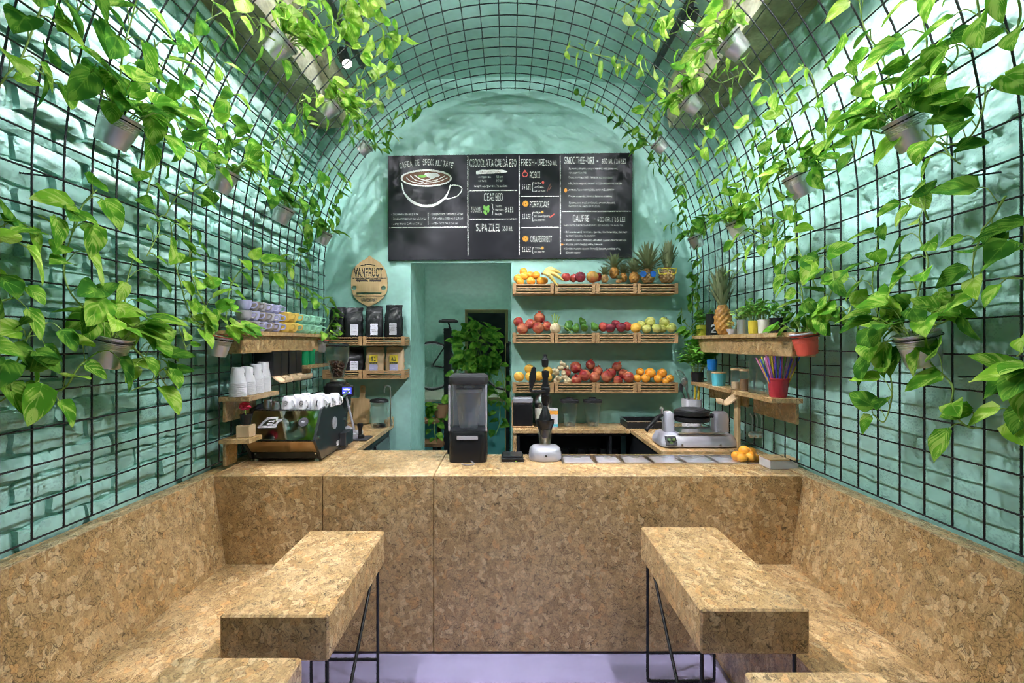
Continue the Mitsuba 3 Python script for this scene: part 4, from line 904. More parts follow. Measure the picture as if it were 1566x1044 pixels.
art = [curve([(622, 272), (628, 277), (640, 280), (646, 281.5)], 1.3), curve([(628, 269), (635, 275), (648, 278.5)], 1.4), curve([(634, 268), (642, 273), (651, 276)], 1.6), curve([(684, 272), (672, 277), (655, 280), (646, 281.5)], 1.3), curve([(680, 269), (668, 275), (652, 278)], 1.3), curve([(672, 268), (660, 273), (651, 276)], 1.8)]
art += [ell(655, 267, 6, 3), ell(664, 267, 6.5, 3), Polygon([bp(649, 268), bp(670, 268.5), bp(660, 273)])]
chalk(art, 'cup_drawing', 'chalk', 0.0009)
chalk([ell(646, 269.5, 6.5, 2.2)], 'cup_drawing', 'chalk_green', 0.0010)
chalk([Polygon([bp(728, 261.5), bp(737, 259.8), bp(770, 259.6), bp(777, 262.8), bp(768, 264.6), bp(728, 266.4)])], 'brush_stroke')
text_at([('100% cacao organică', 734, 766, 263.8, 2.6)], 'brush_text', 'chalk_brown')
labels[list(scene)[-1]] = {'label': 'small dark lettering on the brush stroke'}
mv = scene[list(scene)[-1]]; mv['to_world'] = T().translate([0, -0.001, 0])
chalk([affinity.rotate(ell(741.5, 318, 2.2, 4.4), 25), affinity.rotate(ell(746, 317.5, 2.2, 4.4), -30), affinity.rotate(ell(742, 325, 2.2, 4.0), 40), affinity.rotate(ell(747, 322, 1.6, 3.2), -20)], 'tea_leaves', 'chalk_green')
brace = lambda x, y0, y1, s: curve([(x - s, y0), (x, y0 + 0.8), (x, (y0 + y1) / 2 - 1.5), (x + s, (y0 + y1) / 2), (x, (y0 + y1) / 2 + 1.5), (x, y1 - 0.8), (x - s, y1)], 0.7, 3)
chalk([brace(753.5, 312, 328, 1.3), brace(814.5, 279, 293, -1.3), brace(814.5, 324, 338, -1.3), brace(814.5, 378.5, 387.5, -1.3)], 'brace')
for (cx_, cy_) in ((803.7, 311.4), (803.7, 365)):
    chalk([ell(cx_, cy_, 4.6, 4.6).difference(ell(cx_, cy_, 3.9, 3.9)), ell(cx_, cy_, 3.5, 3.5).difference(ell(cx_, cy_, 0.8, 0.8))], 'fruit_drawing', 'chalk_orange')
chalk([ell(802.8, 266.5, 4.4, 4.4).difference(ell(802.8, 266.5, 3.2, 3.2)), ell(802.8, 261.4, 1.4, 1.4)], 'fruit_drawing', 'chalk_red')
for e_ in (ell(830.3, 279, 1.9, 2.2), curve([(841, 332), (847, 327.5)], 2.0)): chalk([e_], 'fruit_drawing', 'chalk_red')
for e_ in (ell(829.5, 324, 1.9, 2.0), ell(829.5, 379, 2.2, 2.2), ell(865, 291, 2.2, 3.4), ell(859.8, 374, 1.6, 1.6)): chalk([e_], 'fruit_drawing', 'chalk_orange')
chalk([curve([(837, 292), (839, 286), (842, 281)], 1.2), curve([(840, 290), (843, 285)], 1.4)], 'fruit_drawing', 'chalk_brown')

# ================================================================== wooden shop sign
t = thing('shop_sign', 'lemon-shaped wooden sign with dark cut lettering left of the doorway', 'sign')
YS = 4.232; sm = YS / F
S = lambda x, y: ((490 + x / 4.747 - CX) * sm, EYE - (380 + y / 4.747 - CY) * sm)
ol = smoothpath([S(*p) for p in [(358, 50), (385, 72), (430, 100), (468, 150), (484, 215), (483, 300), (460, 350), (415, 390), (372, 412), (352, 424), (332, 412), (285, 388), (243, 345), (226, 295), (224, 215), (240, 150), (285, 102), (332, 72), (358, 50)]], 5)
sp_ = Polygon(ol).buffer(0)
holes = unary_union([Point(*S(245, 285)).buffer(17 / 4.747 * sm), Point(*S(458, 285)).buffer(17 / 4.747 * sm), Polygon([S(262, 318), S(442, 318), S(442, 332), S(262, 332)])])
m = upright(prism(sp_.difference(holes), 0.012)); m.apply_translation([0, YS + 0.010, 0]); part(t, 'plaque', m, 'board_wood', False)
def sgn(geoms, name):
    g = unary_union(geoms); m = upright(cat(*[prism(x, 0.001) for x in getattr(g, 'geoms', [g])])); m.apply_translation([0, YS - 0.0022, 0]); part(t, name, m, 'sign_print', False)
sl = lambda pts, w: LineString([S(*p) for p in pts]).buffer(w / 4.747 * sm / 2, cap_style=2)
sgn([sl([(236, 215), (478, 215)], 5), sl([(262, 232), (345, 232)], 15), sl([(358, 232), (442, 232)], 15), sl(smoothpath([(240, 340), (270, 348), (350, 343), (430, 348), (468, 338)], 5), 4), sl(smoothpath([(290, 124), (350, 116), (400, 122)], 5), 5)], 'bands')
X, Z = S(246, 204); X1_, _ = S(452, 204); part(t, 'name_lettering', facing(words('VANFRUCT', 62 / 4.747 * sm, X1_ - X, 0.001, True), X, YS - 0.0022, Z), 'sign_print', False)
X, Z = S(295, 384); X1_, _ = S(407, 384); part(t, 'street_lettering', facing(words('CÂMPINEANU', 22 / 4.747 * sm, X1_ - X, 0.001, True), X, YS - 0.0022, Z), 'sign_print', False)

# ================================================================== slatted crates on the back wall
def crate(x0, x1, ztop, label, h=0.085, yf=4.045, yb=4.242, floor=0.012):
    t = thing('slatted_crate', label, 'crate')
    n = 4; sh = (h - 0.004) / n
    key = ('crate', round(x1 - x0, 3), h)
    for i in range(n):
        part(t, 'slat', box2(x0, x1, yf, yf + 0.006, ztop - h + i * (h / n) + 0.0015, ztop - h + (i + 1) * (h / n) - 0.0075, 0.001), 'crate_wood', False)
        for x in (x0, x1 - 0.006): part(t, 'end_slat', box2(x, x + 0.006, yf + 0.0065, yb, ztop - h + i * (h / n) + 0.0015, ztop - h + (i + 1) * (h / n) - 0.0035, 0.001), 'crate_wood', False)
    for x in (x0 + 0.0005, x1 - 0.0285):
        part(t, 'post', box2(x, x + 0.028, yf - 0.005, yf - 0.0005, ztop - h, ztop, 0.001), 'crate_wood', False)
    part(t, 'base', box2(x0 + 0.0065, x1 - 0.0065, yf + 0.0065, yb, ztop - h, ztop - h + 0.008, 0.001), 'crate_wood', False)
    part(t, 'tray', box2(x0 + 0.0065, x1 - 0.0065, yf + 0.0065, yb, ztop - floor - 0.006, ztop - floor, 0.001), 'crate_wood', False)
    return t
YCR = 4.045; cr = lambda px: (px - CX) * YCR / F
edges = [783.5, 847.5, 911, 974, 1037.5]
ZR = [EYE - (y - CY) * YCR / F for y in (432.5, 508.5, 584.5)]
for r in range(3):
    for i in range(4):
        crate(cr(edges[i]) + 0.002, cr(edges[i + 1]) - 0.002, ZR[r], f'slatted wooden fruit crate, {["top", "middle", "bottom"][r]} shelf, {ORD[i]} from the left')
for z_, nm in ((EYE - (514 - CY) * YCR / F, 'upper'), (EYE - (565 - CY) * YCR / F, 'lower')):
    for i, (a, b) in enumerate(((493, 554), (555, 619))):
        crate(cr(a), cr(b), z_, f'slatted wooden crate with coffee bags, {nm} shelf, {["farther from", "nearer"][i]} the doorway', h=0.075, floor=0.055)

# ================================================================== coffee bags
def bag(px, w, ptop, pbot, d, kind, label, lean=0.0, rz=0):
    t = thing('coffee_bag', label, 'coffee bag')
    x = (px - CX) * d / F; zb = EYE - (pbot - CY) * d / F; h = (pbot - ptop) * d / F; hw = w * d / F / 2; sd = abs(int(px * 7)) % 50
    rings = [(hw * 0.9, 0.036, 0), (hw, 0.04, 0.012), (hw * 1.02, 0.040, h * 0.35), (hw, 0.034, h * 0.6), (hw * 0.96, 0.016, h * 0.82, 0, 0.008), (hw * 0.95, 0.007, h * 0.9, 0, 0.010), (hw * 0.94, 0.005, h, lean, 0.010)]
    rr = []
    for a, b in zip(rings[:-1], rings[1:]):
        a = list(a) + [0] * (5 - len(a)); b = list(b) + [0] * (5 - len(b))
        rr += [tuple(np.array(a) + (np.array(b) - np.array(a)) * u) for u in (0, 0.33, 0.66)]
    rr.append(tuple(list(rings[-1])))
    m = loft(rr, 32, 3.2, 0.016, sd)
    m = mov(rot(m, [0, 0, 1], rz), x, d, zb); part(t, 'pouch', m, 'bag_black' if kind == 'black' else 'kraft', 60)
    if kind == 'black':
        lw = hw * 0.42; part(t, 'label', mov(rot(cat(box2(-lw, lw, -0.0475, -0.0465, h * 0.13, h * 0.47, 0.0003)), [0, 0, 1], rz), x + hw * 0.1, d, zb), 'label_white', False, 'pale paper label')
        part(t, 'label_text', mov(rot(cat(*[box2(-lw * 0.7, lw * u, -0.0482, -0.0476, h * q_, h * (q_ + 0.012), 0.0002) for q_, u in ((0.40, 0.5), (0.34, 0.7), (0.29, 0.4), (0.24, 0.65))]), [0, 0, 1], rz), x + hw * 0.1, d, zb), 'grey_glaze', False)
    else:
        lw = hw * 0.44
        part(t, 'label', mov(cat(box2(-lw, lw, -0.0475, -0.0465, h * 0.12, h * 0.36, 0.0003)), x, d, zb), 'lilac_glaze', False, 'purple lower label')
        part(t, 'label', mov(cat(box2(-lw, lw, -0.0475, -0.0465, h * 0.365, h * 0.70, 0.0003)), x, d, zb), 'yellow_plastic', False, 'yellow upper label')
        part(t, 'label_text', mov(cat(box2(-lw, lw, -0.0482, -0.0476, h * 0.38, h * 0.42, 0.0002), facing(words('&1', h * 0.16, lw * 1.1, 0.0006, True), -lw * 0.55, -0.0476, h * 0.48)), x, d, zb), 'ink_black', False)
        part(t, 'label_text', mov(cat(*[box2(-lw * 0.7, lw * 0.6, -0.0482, -0.0476, h * q_, h * (q_ + 0.015), 0.0002) for q_ in (0.28, 0.20)]), x, d, zb), 'label_white', False)
for i, (px, w, pt, lean, rz) in enumerate(((516, 24, 470, 0.008, 8), (541, 27, 470, 0.012, 12), (572.5, 26, 468, 0.0, 3), (602, 27, 466, 0.004, -3))):
    bag(px, w, pt, 519, 4.14, 'black', f'black coffee bag with pale label on the upper crate, {ORD[i]} from the left', lean, rz)
bag(541, 29, 530, 571, 4.14, 'black', 'black coffee bag on the lower crate left of the kraft bags', 0.006, 10)
bag(573.5, 28, 530, 571, 4.14, 'kraft', 'kraft coffee bag with yellow and purple label on the lower crate, left one', 0, 2)
bag(604, 28, 530, 571, 4.14, 'kraft', 'kraft coffee bag with yellow and purple label on the lower crate, right one', 0, -2)

# ================================================================== fruit
def skin(name, a, b, freq=30, rough=0.35, spot=None):
    def fn(p, n, uv):
        g = fbm(p.x * freq, p.y * freq, p.z * freq, 3)
        c = mix(a, b, smoothstep(0.3, 0.7, g))
        if spot: c = mix(c, spot, 0.6 * smoothstep(0.62, 0.72, noise(p.x * 160, p.y * 160, p.z * 160)))
        return c
    plain(name, proc(fn), rough)
skin('orange_skin', [0.74, 0.26, 0.02], [0.80, 0.38, 0.04], 25)
skin('grapefruit_skin', [0.76, 0.47, 0.07], [0.80, 0.40, 0.06], 20)
skin('apple_red', [0.24, 0.018, 0.028], [0.42, 0.07, 0.045], 34, 0.28)
skin('plum_red', [0.10, 0.012, 0.025], [0.26, 0.03, 0.04], 30, 0.28)
skin('pom_skin', [0.24, 0.018, 0.022], [0.46, 0.15, 0.07], 22, 0.28)
skin('apple_green', [0.46, 0.50, 0.10], [0.58, 0.57, 0.18], 26, 0.3)
skin('avocado_skin', [0.035, 0.12, 0.015], [0.08, 0.20, 0.025], 60, 0.35)
skin('banana_skin', [0.70, 0.50, 0.10], [0.78, 0.62, 0.20], 20, 0.4, [0.30, 0.19, 0.05])
skin('mango_skin', [0.48, 0.10, 0.04], [0.42, 0.42, 0.08], 9, 0.3)
skin('ginger_skin', [0.50, 0.40, 0.22], [0.60, 0.50, 0.30], 40, 0.6)
skin('pine_skin', [0.22, 0.10, 0.02], [0.50, 0.25, 0.05], 40, 0.5)
skin('pine_skin_dark', [0.17, 0.10, 0.035], [0.34, 0.21, 0.07], 40, 0.5)
def roundish(kind):
    if kind == 'apple': return lathe([(0, -0.78), (0.18, -0.86), (0.45, -0.84), (0.78, -0.58), (0.98, -0.1), (1.0, 0.22), (0.88, 0.62), (0.58, 0.86), (0.3, 0.86), (0.12, 0.70), (0, 0.60)], 24)
    if kind == 'pom': return cat(lathe([(0, -0.92), (0.4, -0.86), (0.78, -0.55), (0.98, -0.05), (0.94, 0.40), (0.66, 0.78), (0.30, 0.95), (0.20, 1.02), (0.24, 1.22), (0.18, 1.2), (0.12, 1.0), (0, 0.92)], 18), *[mov(rot(scl(trimesh.creation.cone(0.09, 0.22, sections=5), 1), [-math.sin(a), math.cos(a), 0], 25), 0.2 * math.cos(a), 0.2 * math.sin(a), 1.16) for a in np.arange(6) * math.pi / 3])
    if kind == 'avo': return lathe([(0, -0.95), (0.35, -0.90), (0.72, -0.62), (0.86, -0.2), (0.76, 0.25), (0.54, 0.70), (0.40, 1.05), (0.22, 1.25), (0, 1.3)], 22)
    m = trimesh.creation.icosphere(subdivisions=3, radius=1.0); v = m.vertices
    top = np.exp(-((v[:, 0] ** 2 + v[:, 1] ** 2) / 0.03)) * (v[:, 2] > 0)
    m.vertices = v * np.array([1, 1, 0.94]) - top[:, None] * np.array([0, 0, 0.06]); return m
FR = {}
stemm = rod((0, 0, 0.6), (0.08, 0, 1.05), 0.05, 6)
count = {}
def fruits(lst, shelf):
    """lst: (kind, cx, cy, r) in the pixels of a close view (4.014 per photograph pixel)"""
    order = {}
    for kind, *_ in lst: order[kind] = 0
    NAMES = {'orange': ('orange', 'orange_skin', 'orange', 'orange'), 'grapefruit': ('yellow_orange', 'grapefruit_skin', 'orange', 'yellow-orange citrus fruit'), 'apple': ('red_apple', 'apple_red', 'apple', 'red apple'), 'plum': ('dark_red_apple', 'plum_red', 'apple', 'dark red apple'),
             'pom': ('pomegranate', 'pom_skin', 'pomegranate', 'red pomegranate'), 'green': ('green_apple', 'apple_green', 'apple', 'yellow-green apple'), 'avo': ('avocado', 'avocado_skin', 'avocado', 'dark green avocado'), 'mango': ('mango', 'mango_skin', 'mango', 'red and green mango')}
    for kind, cx, cy, r, *o in sorted(lst, key=lambda f: (f[0], f[1])):
        nm, bs, ct, say_ = NAMES[kind]; order[kind] += 1
        px, py = 770 + cx / 4.014, 360 + cy / 4.014; back = o[0] if o else 0
        d = 4.098 + back; rr = r / 4.014 * d / F * 0.98; c = P(px, py, d)
        geo = {'orange': 'ball', 'grapefruit': 'ball', 'apple': 'apple', 'plum': 'apple', 'green': 'apple', 'pom': 'pom', 'avo': 'avo', 'mango': 'ball'}[kind]
        if (geo, bs) not in FR: FR[geo, bs] = shape(roundish(geo), bs, 50)
        if 'stem' not in FR: FR['stem'] = shape(stemm, 'dark_wood', True)
        n_ = len([1 for k_ in lst if k_[0] == kind])
        t = thing(nm, f'{say_} on the {shelf} fruit shelf, ' + (f'{ORD[order[kind] - 1]} {say_.split()[-1]} of its kind from the left' if n_ > 1 else 'the only one of its kind there'), ct)
        tilt = rnd.uniform(-35, 35) if geo != 'pom' else rnd.uniform(-70, 70)
        M = at(*c, rnd.uniform(0, 360), rr * np.array([1, 1, 1.0]), T().rotate([1, 0, 0], tilt if geo != 'avo' else rnd.uniform(-25, 95)))
        put(t, 'flesh', FR[geo, bs], M)
        if geo == 'apple': put(t, 'stem', FR['stem'], M)
fruits([('orange', 88, 262, 27, .03), ('orange', 127, 248, 28, .04), ('orange', 122, 222, 25, .08), ('orange', 163, 242, 24, .08), ('orange', 199, 245, 27, .05), ('orange', 102, 285, 25), ('orange', 168, 280, 27), ('orange', 228, 278, 26), ('orange', 252, 276, 22, .02),
        ('apple', 383, 257, 28), ('apple', 430, 262, 26, .04), ('plum', 472, 256, 33), ('mango', 546, 254, 39), ('apple', 574, 256, 30, .05)], 'top')
fruits([('pom', 92, 530, 32, .06), ('pom', 113, 572, 37), ('pom', 162, 543, 33, .05), ('pom', 220, 508, 36, .07), ('pom', 213, 568, 37), ('pom', 268, 557, 31, .03), ('avo', 397, 560, 30), ('avo', 408, 540, 24, .06), ('avo', 444, 570, 27), ('avo', 485, 530, 26, .06), ('avo', 495, 565, 27), ('avo', 560, 562, 29, .02),
        ('apple', 612, 562, 30, .03), ('plum', 655, 568, 31), ('plum', 688, 545, 27, .06), ('plum', 722, 564, 31), ('apple', 760, 558, 29, .03), ('grapefruit', 812, 566, 33), ('green', 845, 547, 27, .06), ('green', 878, 574, 29), ('green', 901, 530, 32, .05), ('green', 940, 570, 31), ('green', 975, 574, 26, .04), ('green', 986, 532, 32, .06), ('green', 1032, 567, 31)], 'middle')
fruits([('grapefruit', 95, 866, 33), ('grapefruit', 157, 818, 30, .06), ('grapefruit', 163, 866, 31), ('grapefruit', 215, 862, 32, .02), ('grapefruit', 273, 833, 31, .05), ('grapefruit', 270, 870, 30), ('pom', 385, 843, 30, .05), ('pom', 442, 810, 37, .06), ('pom', 500, 858, 37), ('pom', 449, 887, 34), ('pom', 533, 795, 31, .08), ('pom', 578, 835, 32, .05), ('pom', 559, 870, 34), ('pom', 634, 866, 37), ('pom', 660, 845, 32, .06),
        ('pom', 695, 806, 31, .08), ('pom', 735, 850, 31, .04), ('pom', 768, 870, 36), ('pom', 700, 890, 29), ('orange', 822, 876, 25), ('orange', 838, 836, 26, .05), ('orange', 873, 876, 28), ('orange', 900, 844, 34, .04), ('orange', 948, 878, 27), ('orange', 972, 846, 32, .04), ('orange', 1022, 876, 25), ('orange', 996, 894, 22, -.01)], 'bottom')
# bananas
t = thing('banana_bunch', 'bunch of yellow bananas with brown specks hanging over the top fruit shelf', 'bananas')
b0 = P(770 + 240 / 4.014, 360 + 235 / 4.014, 4.10)
for i in range(4):
    e = [(300, 205), (340, 225), (352, 268), (318, 302)][i]; mid = [(290, 203), (312, 214), (318, 240), (285, 250)][i]
    dd = (4.12, 4.09, 4.06, 4.035)[i]
    path = smoothpath([b0 + np.array([0, 0, 0.002 * i]), P(770 + (240 + mid[0]) / 2 / 4.014, 360 + (mid[1] + 222) / 2 / 4.014, dd), P(770 + mid[0] / 4.014, 360 + mid[1] / 4.014, dd), P(770 + e[0] / 4.014 + 4, 360 + e[1] / 4.014 + 2, dd)], 5)
    rr = np.interp(np.linspace(0, 1, len(path)), [0, 0.12, 0.3, 0.7, 0.93, 1], [0.005, 0.008, 0.0165, 0.017, 0.009, 0.004])
    part(t, 'banana', tube(path, rr, 8), 'banana_skin', True)
part(t, 'stalk', rod(b0 - [0.012, 0, -0.004], b0 + [0.004, 0, 0], 0.007), 'dark_wood', True)
# celeriac with shoots, ginger
t = thing('celeriac', 'round pale celeriac with green shoots between pomegranates and avocados', 'celeriac')
c = P(770 + 318 / 4.014, 360 + 570 / 4.014, 4.09); m = ball(0.044, 3); m.vertices *= 1 + 0.16 * (meshkit.fbm(m.vertices * 60, 3)[:, None] - 0.5); part(t, 'root', mov(m, *c), 'ginger_skin', True)
sh = [tube(smoothpath([c + [0.01 * i - 0.02, 0, 0.03], c + [0.014 * i - 0.02, -0.01, 0.075], c + [0.022 * i - 0.03, -0.01, 0.12 - 0.012 * abs(i - 1)]], 4), 0.005, 6) for i in range(4)] + [tube(smoothpath([c + [0.03, 0, 0.02], c + [0.07, -0.05, 0.01], c + [0.13, -0.065, -0.04]], 4), 0.004, 6)]
part(t, 'shoots', cat(sh), 'stem_green', True)
q = np.random.default_rng(9)
for i, (cx, cy) in enumerate(((322, 842), (352, 812), (338, 878), (372, 868), (398, 890))):
    c = P(770 + cx / 4.014, 360 + cy / 4.014, 4.09 + 0.02 * (i == 1))
    bl = [ball(0.026, 2, (1.1, 0.8, 0.8))] + [mov(ball(q.uniform(0.014, 0.02), 2, (1, 0.9, 1.2)), *(q.normal(0, 0.02, 3) * [1, 0.4, 0.8])) for _ in range(3)]
    m = cat(*bl); m.vertices *= 1 + 0.08 * (meshkit.noise(m.vertices * 90)[:, None] - 0.5)
    solo('ginger_root', mov(m, *c), 'ginger_skin', f'knobbly pale ginger root on the bottom fruit shelf, {["upper left", "topmost", "lower left", "middle right", "rightmost"][i]} of the ginger', 'ginger', smooth=True)
# pineapples
def pineapple_meshes(r, h, hc, nc, seed, spread=1.0):
    q = np.random.default_rng(seed); nt, nz = 48, 26
    a, z = np.meshgrid(np.arange(nt) * 2 * np.pi / nt, np.linspace(0, 1, nz), indexing='ij')
    prof = np.clip(np.sin(np.pi * np.clip(0.12 + 0.80 * z, 0, 1)) ** 0.55, 0, 1)
    prof[:, 0] *= 0.75
    u = a / (2 * np.pi) * 8; w = z * h / (2 * math.pi * r / 8) * 1.15
    b = np.abs(np.sin(np.pi * (u + w))) * np.abs(np.sin(np.pi * (u - w)))
    R = r * prof * (0.84 + 0.19 * b)
    V = np.stack([R * np.cos(a), R * np.sin(a), z * h], -1)
    idx = np.arange(nt * nz).reshape(nt, nz); nx = np.roll(idx, -1, 0)
    qd = np.stack([idx[:, :-1], nx[:, :-1], nx[:, 1:], idx[:, 1:]], -1).reshape(-1, 4)
    body = trimesh.Trimesh(V.reshape(-1, 3), np.vstack([qd[:, [0, 1, 2]], qd[:, [0, 2, 3]]]), process=False)
    ls = []
    for i in range(nc):
        lv = i / nc; az = i * 2.39996; el = math.radians((12 if spread > 0.7 else 42) + (72 if spread > 0.7 else 44) * lv); ln = hc * (0.5 + 0.5 * math.sin(math.pi * (0.25 + 0.55 * lv))) * q.uniform(0.85, 1.1)
        o = np.array([0.3 * r * (1 - lv) * math.cos(az), 0.3 * r * (1 - lv) * math.sin(az), h * 0.97 + hc * 0.22 * lv])
        dirr = np.array([math.cos(az) * math.cos(el) * spread, math.sin(az) * math.cos(el) * spread, math.sin(el)]); lat = np.array([-math.sin(az), math.cos(az), 0]); w0 = 0.13 * r * 2.5
        pts = []
        for s in np.linspace(0, 1, 6):
            p = o + dirr * ln * s + np.array([math.cos(az), math.sin(az), -0.25]) * (0.28 if spread > 0.7 else 0.10) * ln * s * s * (1 - 0.7 * lv)
            ww = w0 * (1 - s) ** 0.7 * (0.9 + 0.3 * s)
            pts += [p - lat * ww, p + np.array([0, 0, -0.3 * ww]) - dirr * 0.0, p + lat * ww]
        pts = np.array(pts); ii = np.arange(18).reshape(6, 3); qq = np.stack([ii[:-1, :-1], ii[:-1, 1:], ii[1:, 1:], ii[1:, :-1]], -1).reshape(-1, 4)
        ls.append(trimesh.Trimesh(pts, np.vstack([qq[:, [0, 1, 2]], qq[:, [0, 2, 3]]]), process=False))
    return body, cat(*ls)
def pineapple(label, x, y, z, r, h, hc, nc, seed, bs='pine_skin', spread=1.0, tilt=0):
    t = thing('pineapple', label, 'pineapple'); b, c = pineapple_meshes(r, h, hc, nc, seed, spread)
    for m in (b, c): m.apply_transform(trimesh.transformations.rotation_matrix(math.radians(tilt), [0, 1, 0])); m.apply_translation([x, y, z])
    part(t, 'body', b, bs, 40); part(t, 'crown', c, 'crown_green', False)
ZT = ZR[0] - 0.010
def pine_px(label, cx, cytop, cybot, ctop, rp, d, nc, seed, bs='pine_skin', spread=1.0, tilt=0):
    x = (770 + cx / 4.014 - CX) * d / F; u = d / F / 4.014
    zb = EYE - (360 + cybot / 4.014 - CY) * d / F
    pineapple(label, x, d, zb, rp * u, (cybot - cytop) * u, (cytop - ctop) * u, nc, seed, bs, spread, tilt)
pine_px('small pineapple with short crown, leftmost of the pineapples', 622, 240, 288, 185, 24, 4.10, 34, 1, 'pine_skin_dark')
pine_px('small orange pineapple with upright crown, second from the left', 679, 195, 262, 108, 31, 4.15, 40, 2)
pine_px('small pineapple with bushy crown, behind between two orange ones', 735, 230, 285, 165, 26, 4.15, 36, 3)
pine_px('tiny pineapple low in front with spiky crown', 708, 268, 292, 240, 20, 4.08, 26, 7, 'pine_skin_dark')
pine_px('small orange pineapple right of the middle, left of the blue sunglasses', 802, 225, 290, 135, 32, 4.09, 42, 4)
pine_px('tall pineapple wearing round blue sunglasses', 886, 205, 292, 48, 44, 4.08, 56, 5, 'pine_skin_dark', 0.75)
pine_px('tall pineapple wearing yellow-rimmed glasses, rightmost on the fruit shelves', 1000, 195, 292, 42, 50, 4.08, 60, 6, 'pine_skin_dark', 0.38, 4)
scene['lens_blue'] = {'type': 'twosided', 'bsdf': {'type': 'principled', 'base_color': rgb(0.01, 0.10, 0.42), 'roughness': 0.08, 'specular': 0.7}}
u = 4.03 / F / 4.014
t = thing('sunglasses', 'round blue sunglasses on the tall pineapple', 'sunglasses')
for cx in (858, 917):
    c = P(770 + cx / 4.014, 360 + 236 / 4.014, 4.03)
    m = rot(trimesh.creation.cylinder(18 * u, 0.003, sections=28), [1, 0, 0], 90); part(t, 'lens', mov(m, *c), 'lens_blue', False)
    part(t, 'rim', mov(rot(trimesh.creation.torus(18.5 * u, 0.0016, 28, 6), [1, 0, 0], 90), *c), 'blue_plastic', True)
c = P(770 + 887 / 4.014, 360 + 230 / 4.014, 4.03); part(t, 'bridge', rod(c - [0.012, 0, 0], c + [0.012, 0, 0], 0.002), 'blue_plastic', True)
for cx, s in ((835, -1), (940, 1)):
    a = P(770 + cx / 4.014, 360 + 230 / 4.014, 4.03); part(t, 'temple', rod(a, a + [0.0, 0.10, 0.01], 0.002), 'blue_plastic', True)
t = thing('eyeglasses', 'yellow-rimmed square glasses on the rightmost pineapple', 'glasses')
fr = []
for cx in (976, 1034):
    g = Polygon([(-27 * u, 18 * u), (27 * u, 18 * u), (22 * u, -16 * u), (-20 * u, -16 * u)]).buffer(3 * u); g = g.difference(g.buffer(-5 * u)); c = P(770 + cx / 4.014, 360 + 220 / 4.014, 4.03)
    part(t, 'rim', mov(upright(prism(g, 0.004)), *c), 'yellow_plastic', False)
    gl = Polygon([(-24 * u, 15 * u), (24 * u, 15 * u), (19 * u, -13 * u), (-17 * u, -13 * u)])
    part(t, 'lens', mov(upright(prism(gl, 0.001)), c[0], c[1] - 0.0015, c[2]), 'glass', False)
c = P(770 + 1005 / 4.014, 360 + 214 / 4.014, 4.03); part(t, 'bridge', rod(c - [0.006, 0, 0], c + [0.006, 0, 0], 0.0025), 'yellow_plastic', True)
for cx in (948, 1062):
    a = P(770 + cx / 4.014, 360 + 208 / 4.014, 4.03); part(t, 'temple', rod(a, a + [0, 0.11, 0.008], 0.0025), 'yellow_plastic', True)
# ================================================================== on the service counter
plain('shield_haze', (0.26, 0.30, 0.34), 0.25)  # grey-blue haze of the clear enclosure, painted as an opaque colour
t = thing('blender', 'black blender with clear sound enclosure on the middle of the counter', 'blender')
bx0, by = (717 - CX) * 2.93 / F, 2.94
bs_ = [(0.104, 0.115, 0), (0.106, 0.117, 0.01), (0.104, 0.112, 0.13), (0.106, 0.10, 0.165), (0.100, 0.095, 0.17)]
part(t, 'base', mov(loft(bs_, 32, 6), bx0, by, 0.8925), 'plastic_black', 40)
part(t, 'shield_back', mov(box2(-0.103, 0.103, 0.085, 0.105, 0.171, 0.43, 0.006), bx0, by, 0.8925), 'shield_haze', 40)
for s in (-1, 1): part(t, 'shield_side', mov(box2(*sorted((s * 0.100, s * 0.106)), -0.085, 0.084, 0.171, 0.43, 0.002), bx0, by, 0.8925), 'glass', False)
part(t, 'shield_front', mov(box2(-0.099, 0.099, -0.092, -0.088, 0.172, 0.425, 0.001), bx0, by, 0.8925), 'glass', False, 'clear front of the enclosure')
part(t, 'shield_frame', mov(cat(*[box2(*sorted((s * 0.097, s * 0.108)), -0.098, -0.0865, 0.171, 0.43, 0.003) for s in (-1, 1)]), bx0, by, 0.8925), 'grey_metal', False)
part(t, 'lid', mov(loft([(0.108, 0.105, 0.431), (0.112, 0.11, 0.45), (0.108, 0.105, 0.472), (0.09, 0.085, 0.485)], 32, 5), bx0, by, 0.8925), 'rubber_black', 40)
jar = loft([(0.05, 0.05, 0.18), (0.055, 0.055, 0.20), (0.072, 0.068, 0.38), (0.070, 0.066, 0.38), (0.053, 0.053, 0.205), (0.048, 0.048, 0.19)], 28, 4)
part(t, 'jar', mov(jar, bx0, by, 0.8925), 'glass', 40, 'clear blending jar')
part(t, 'jar_lid', mov(loft([(0.074, 0.07, 0.381), (0.074, 0.07, 0.40), (0.03, 0.03, 0.405), (0.03, 0.03, 0.42)], 24, 4), bx0, by, 0.8925), 'grey_metal', 40)
part(t, 'blade', mov(cat(*[rot(bx(0.07, 0.009, 0.003, 0.001, (0, 0, 0.205)), [0, 0, 1], a) for a in (20, 110)], rod((0, 0, 0.18), (0, 0, 0.215), 0.008)), bx0, by, 0.8925), 'chrome', False)
part(t, 'control_plate', mov(box2(-0.058, 0.058, -0.1195, -0.1165, 0.128, 0.150, 0.001), bx0, by, 0.8925), 'grey_metal', False)
part(t, 'power_cord', tube(smoothpath([(bx0 + 0.02, by - 0.122, 0.905), (bx0 + 0.04, by - 0.16, 0.897), (bx0 - 0.0, by - 0.18, 0.897), (bx0 - 0.03, by - 0.15, 0.897)], 6), 0.003, 6), 'grey_metal', True)

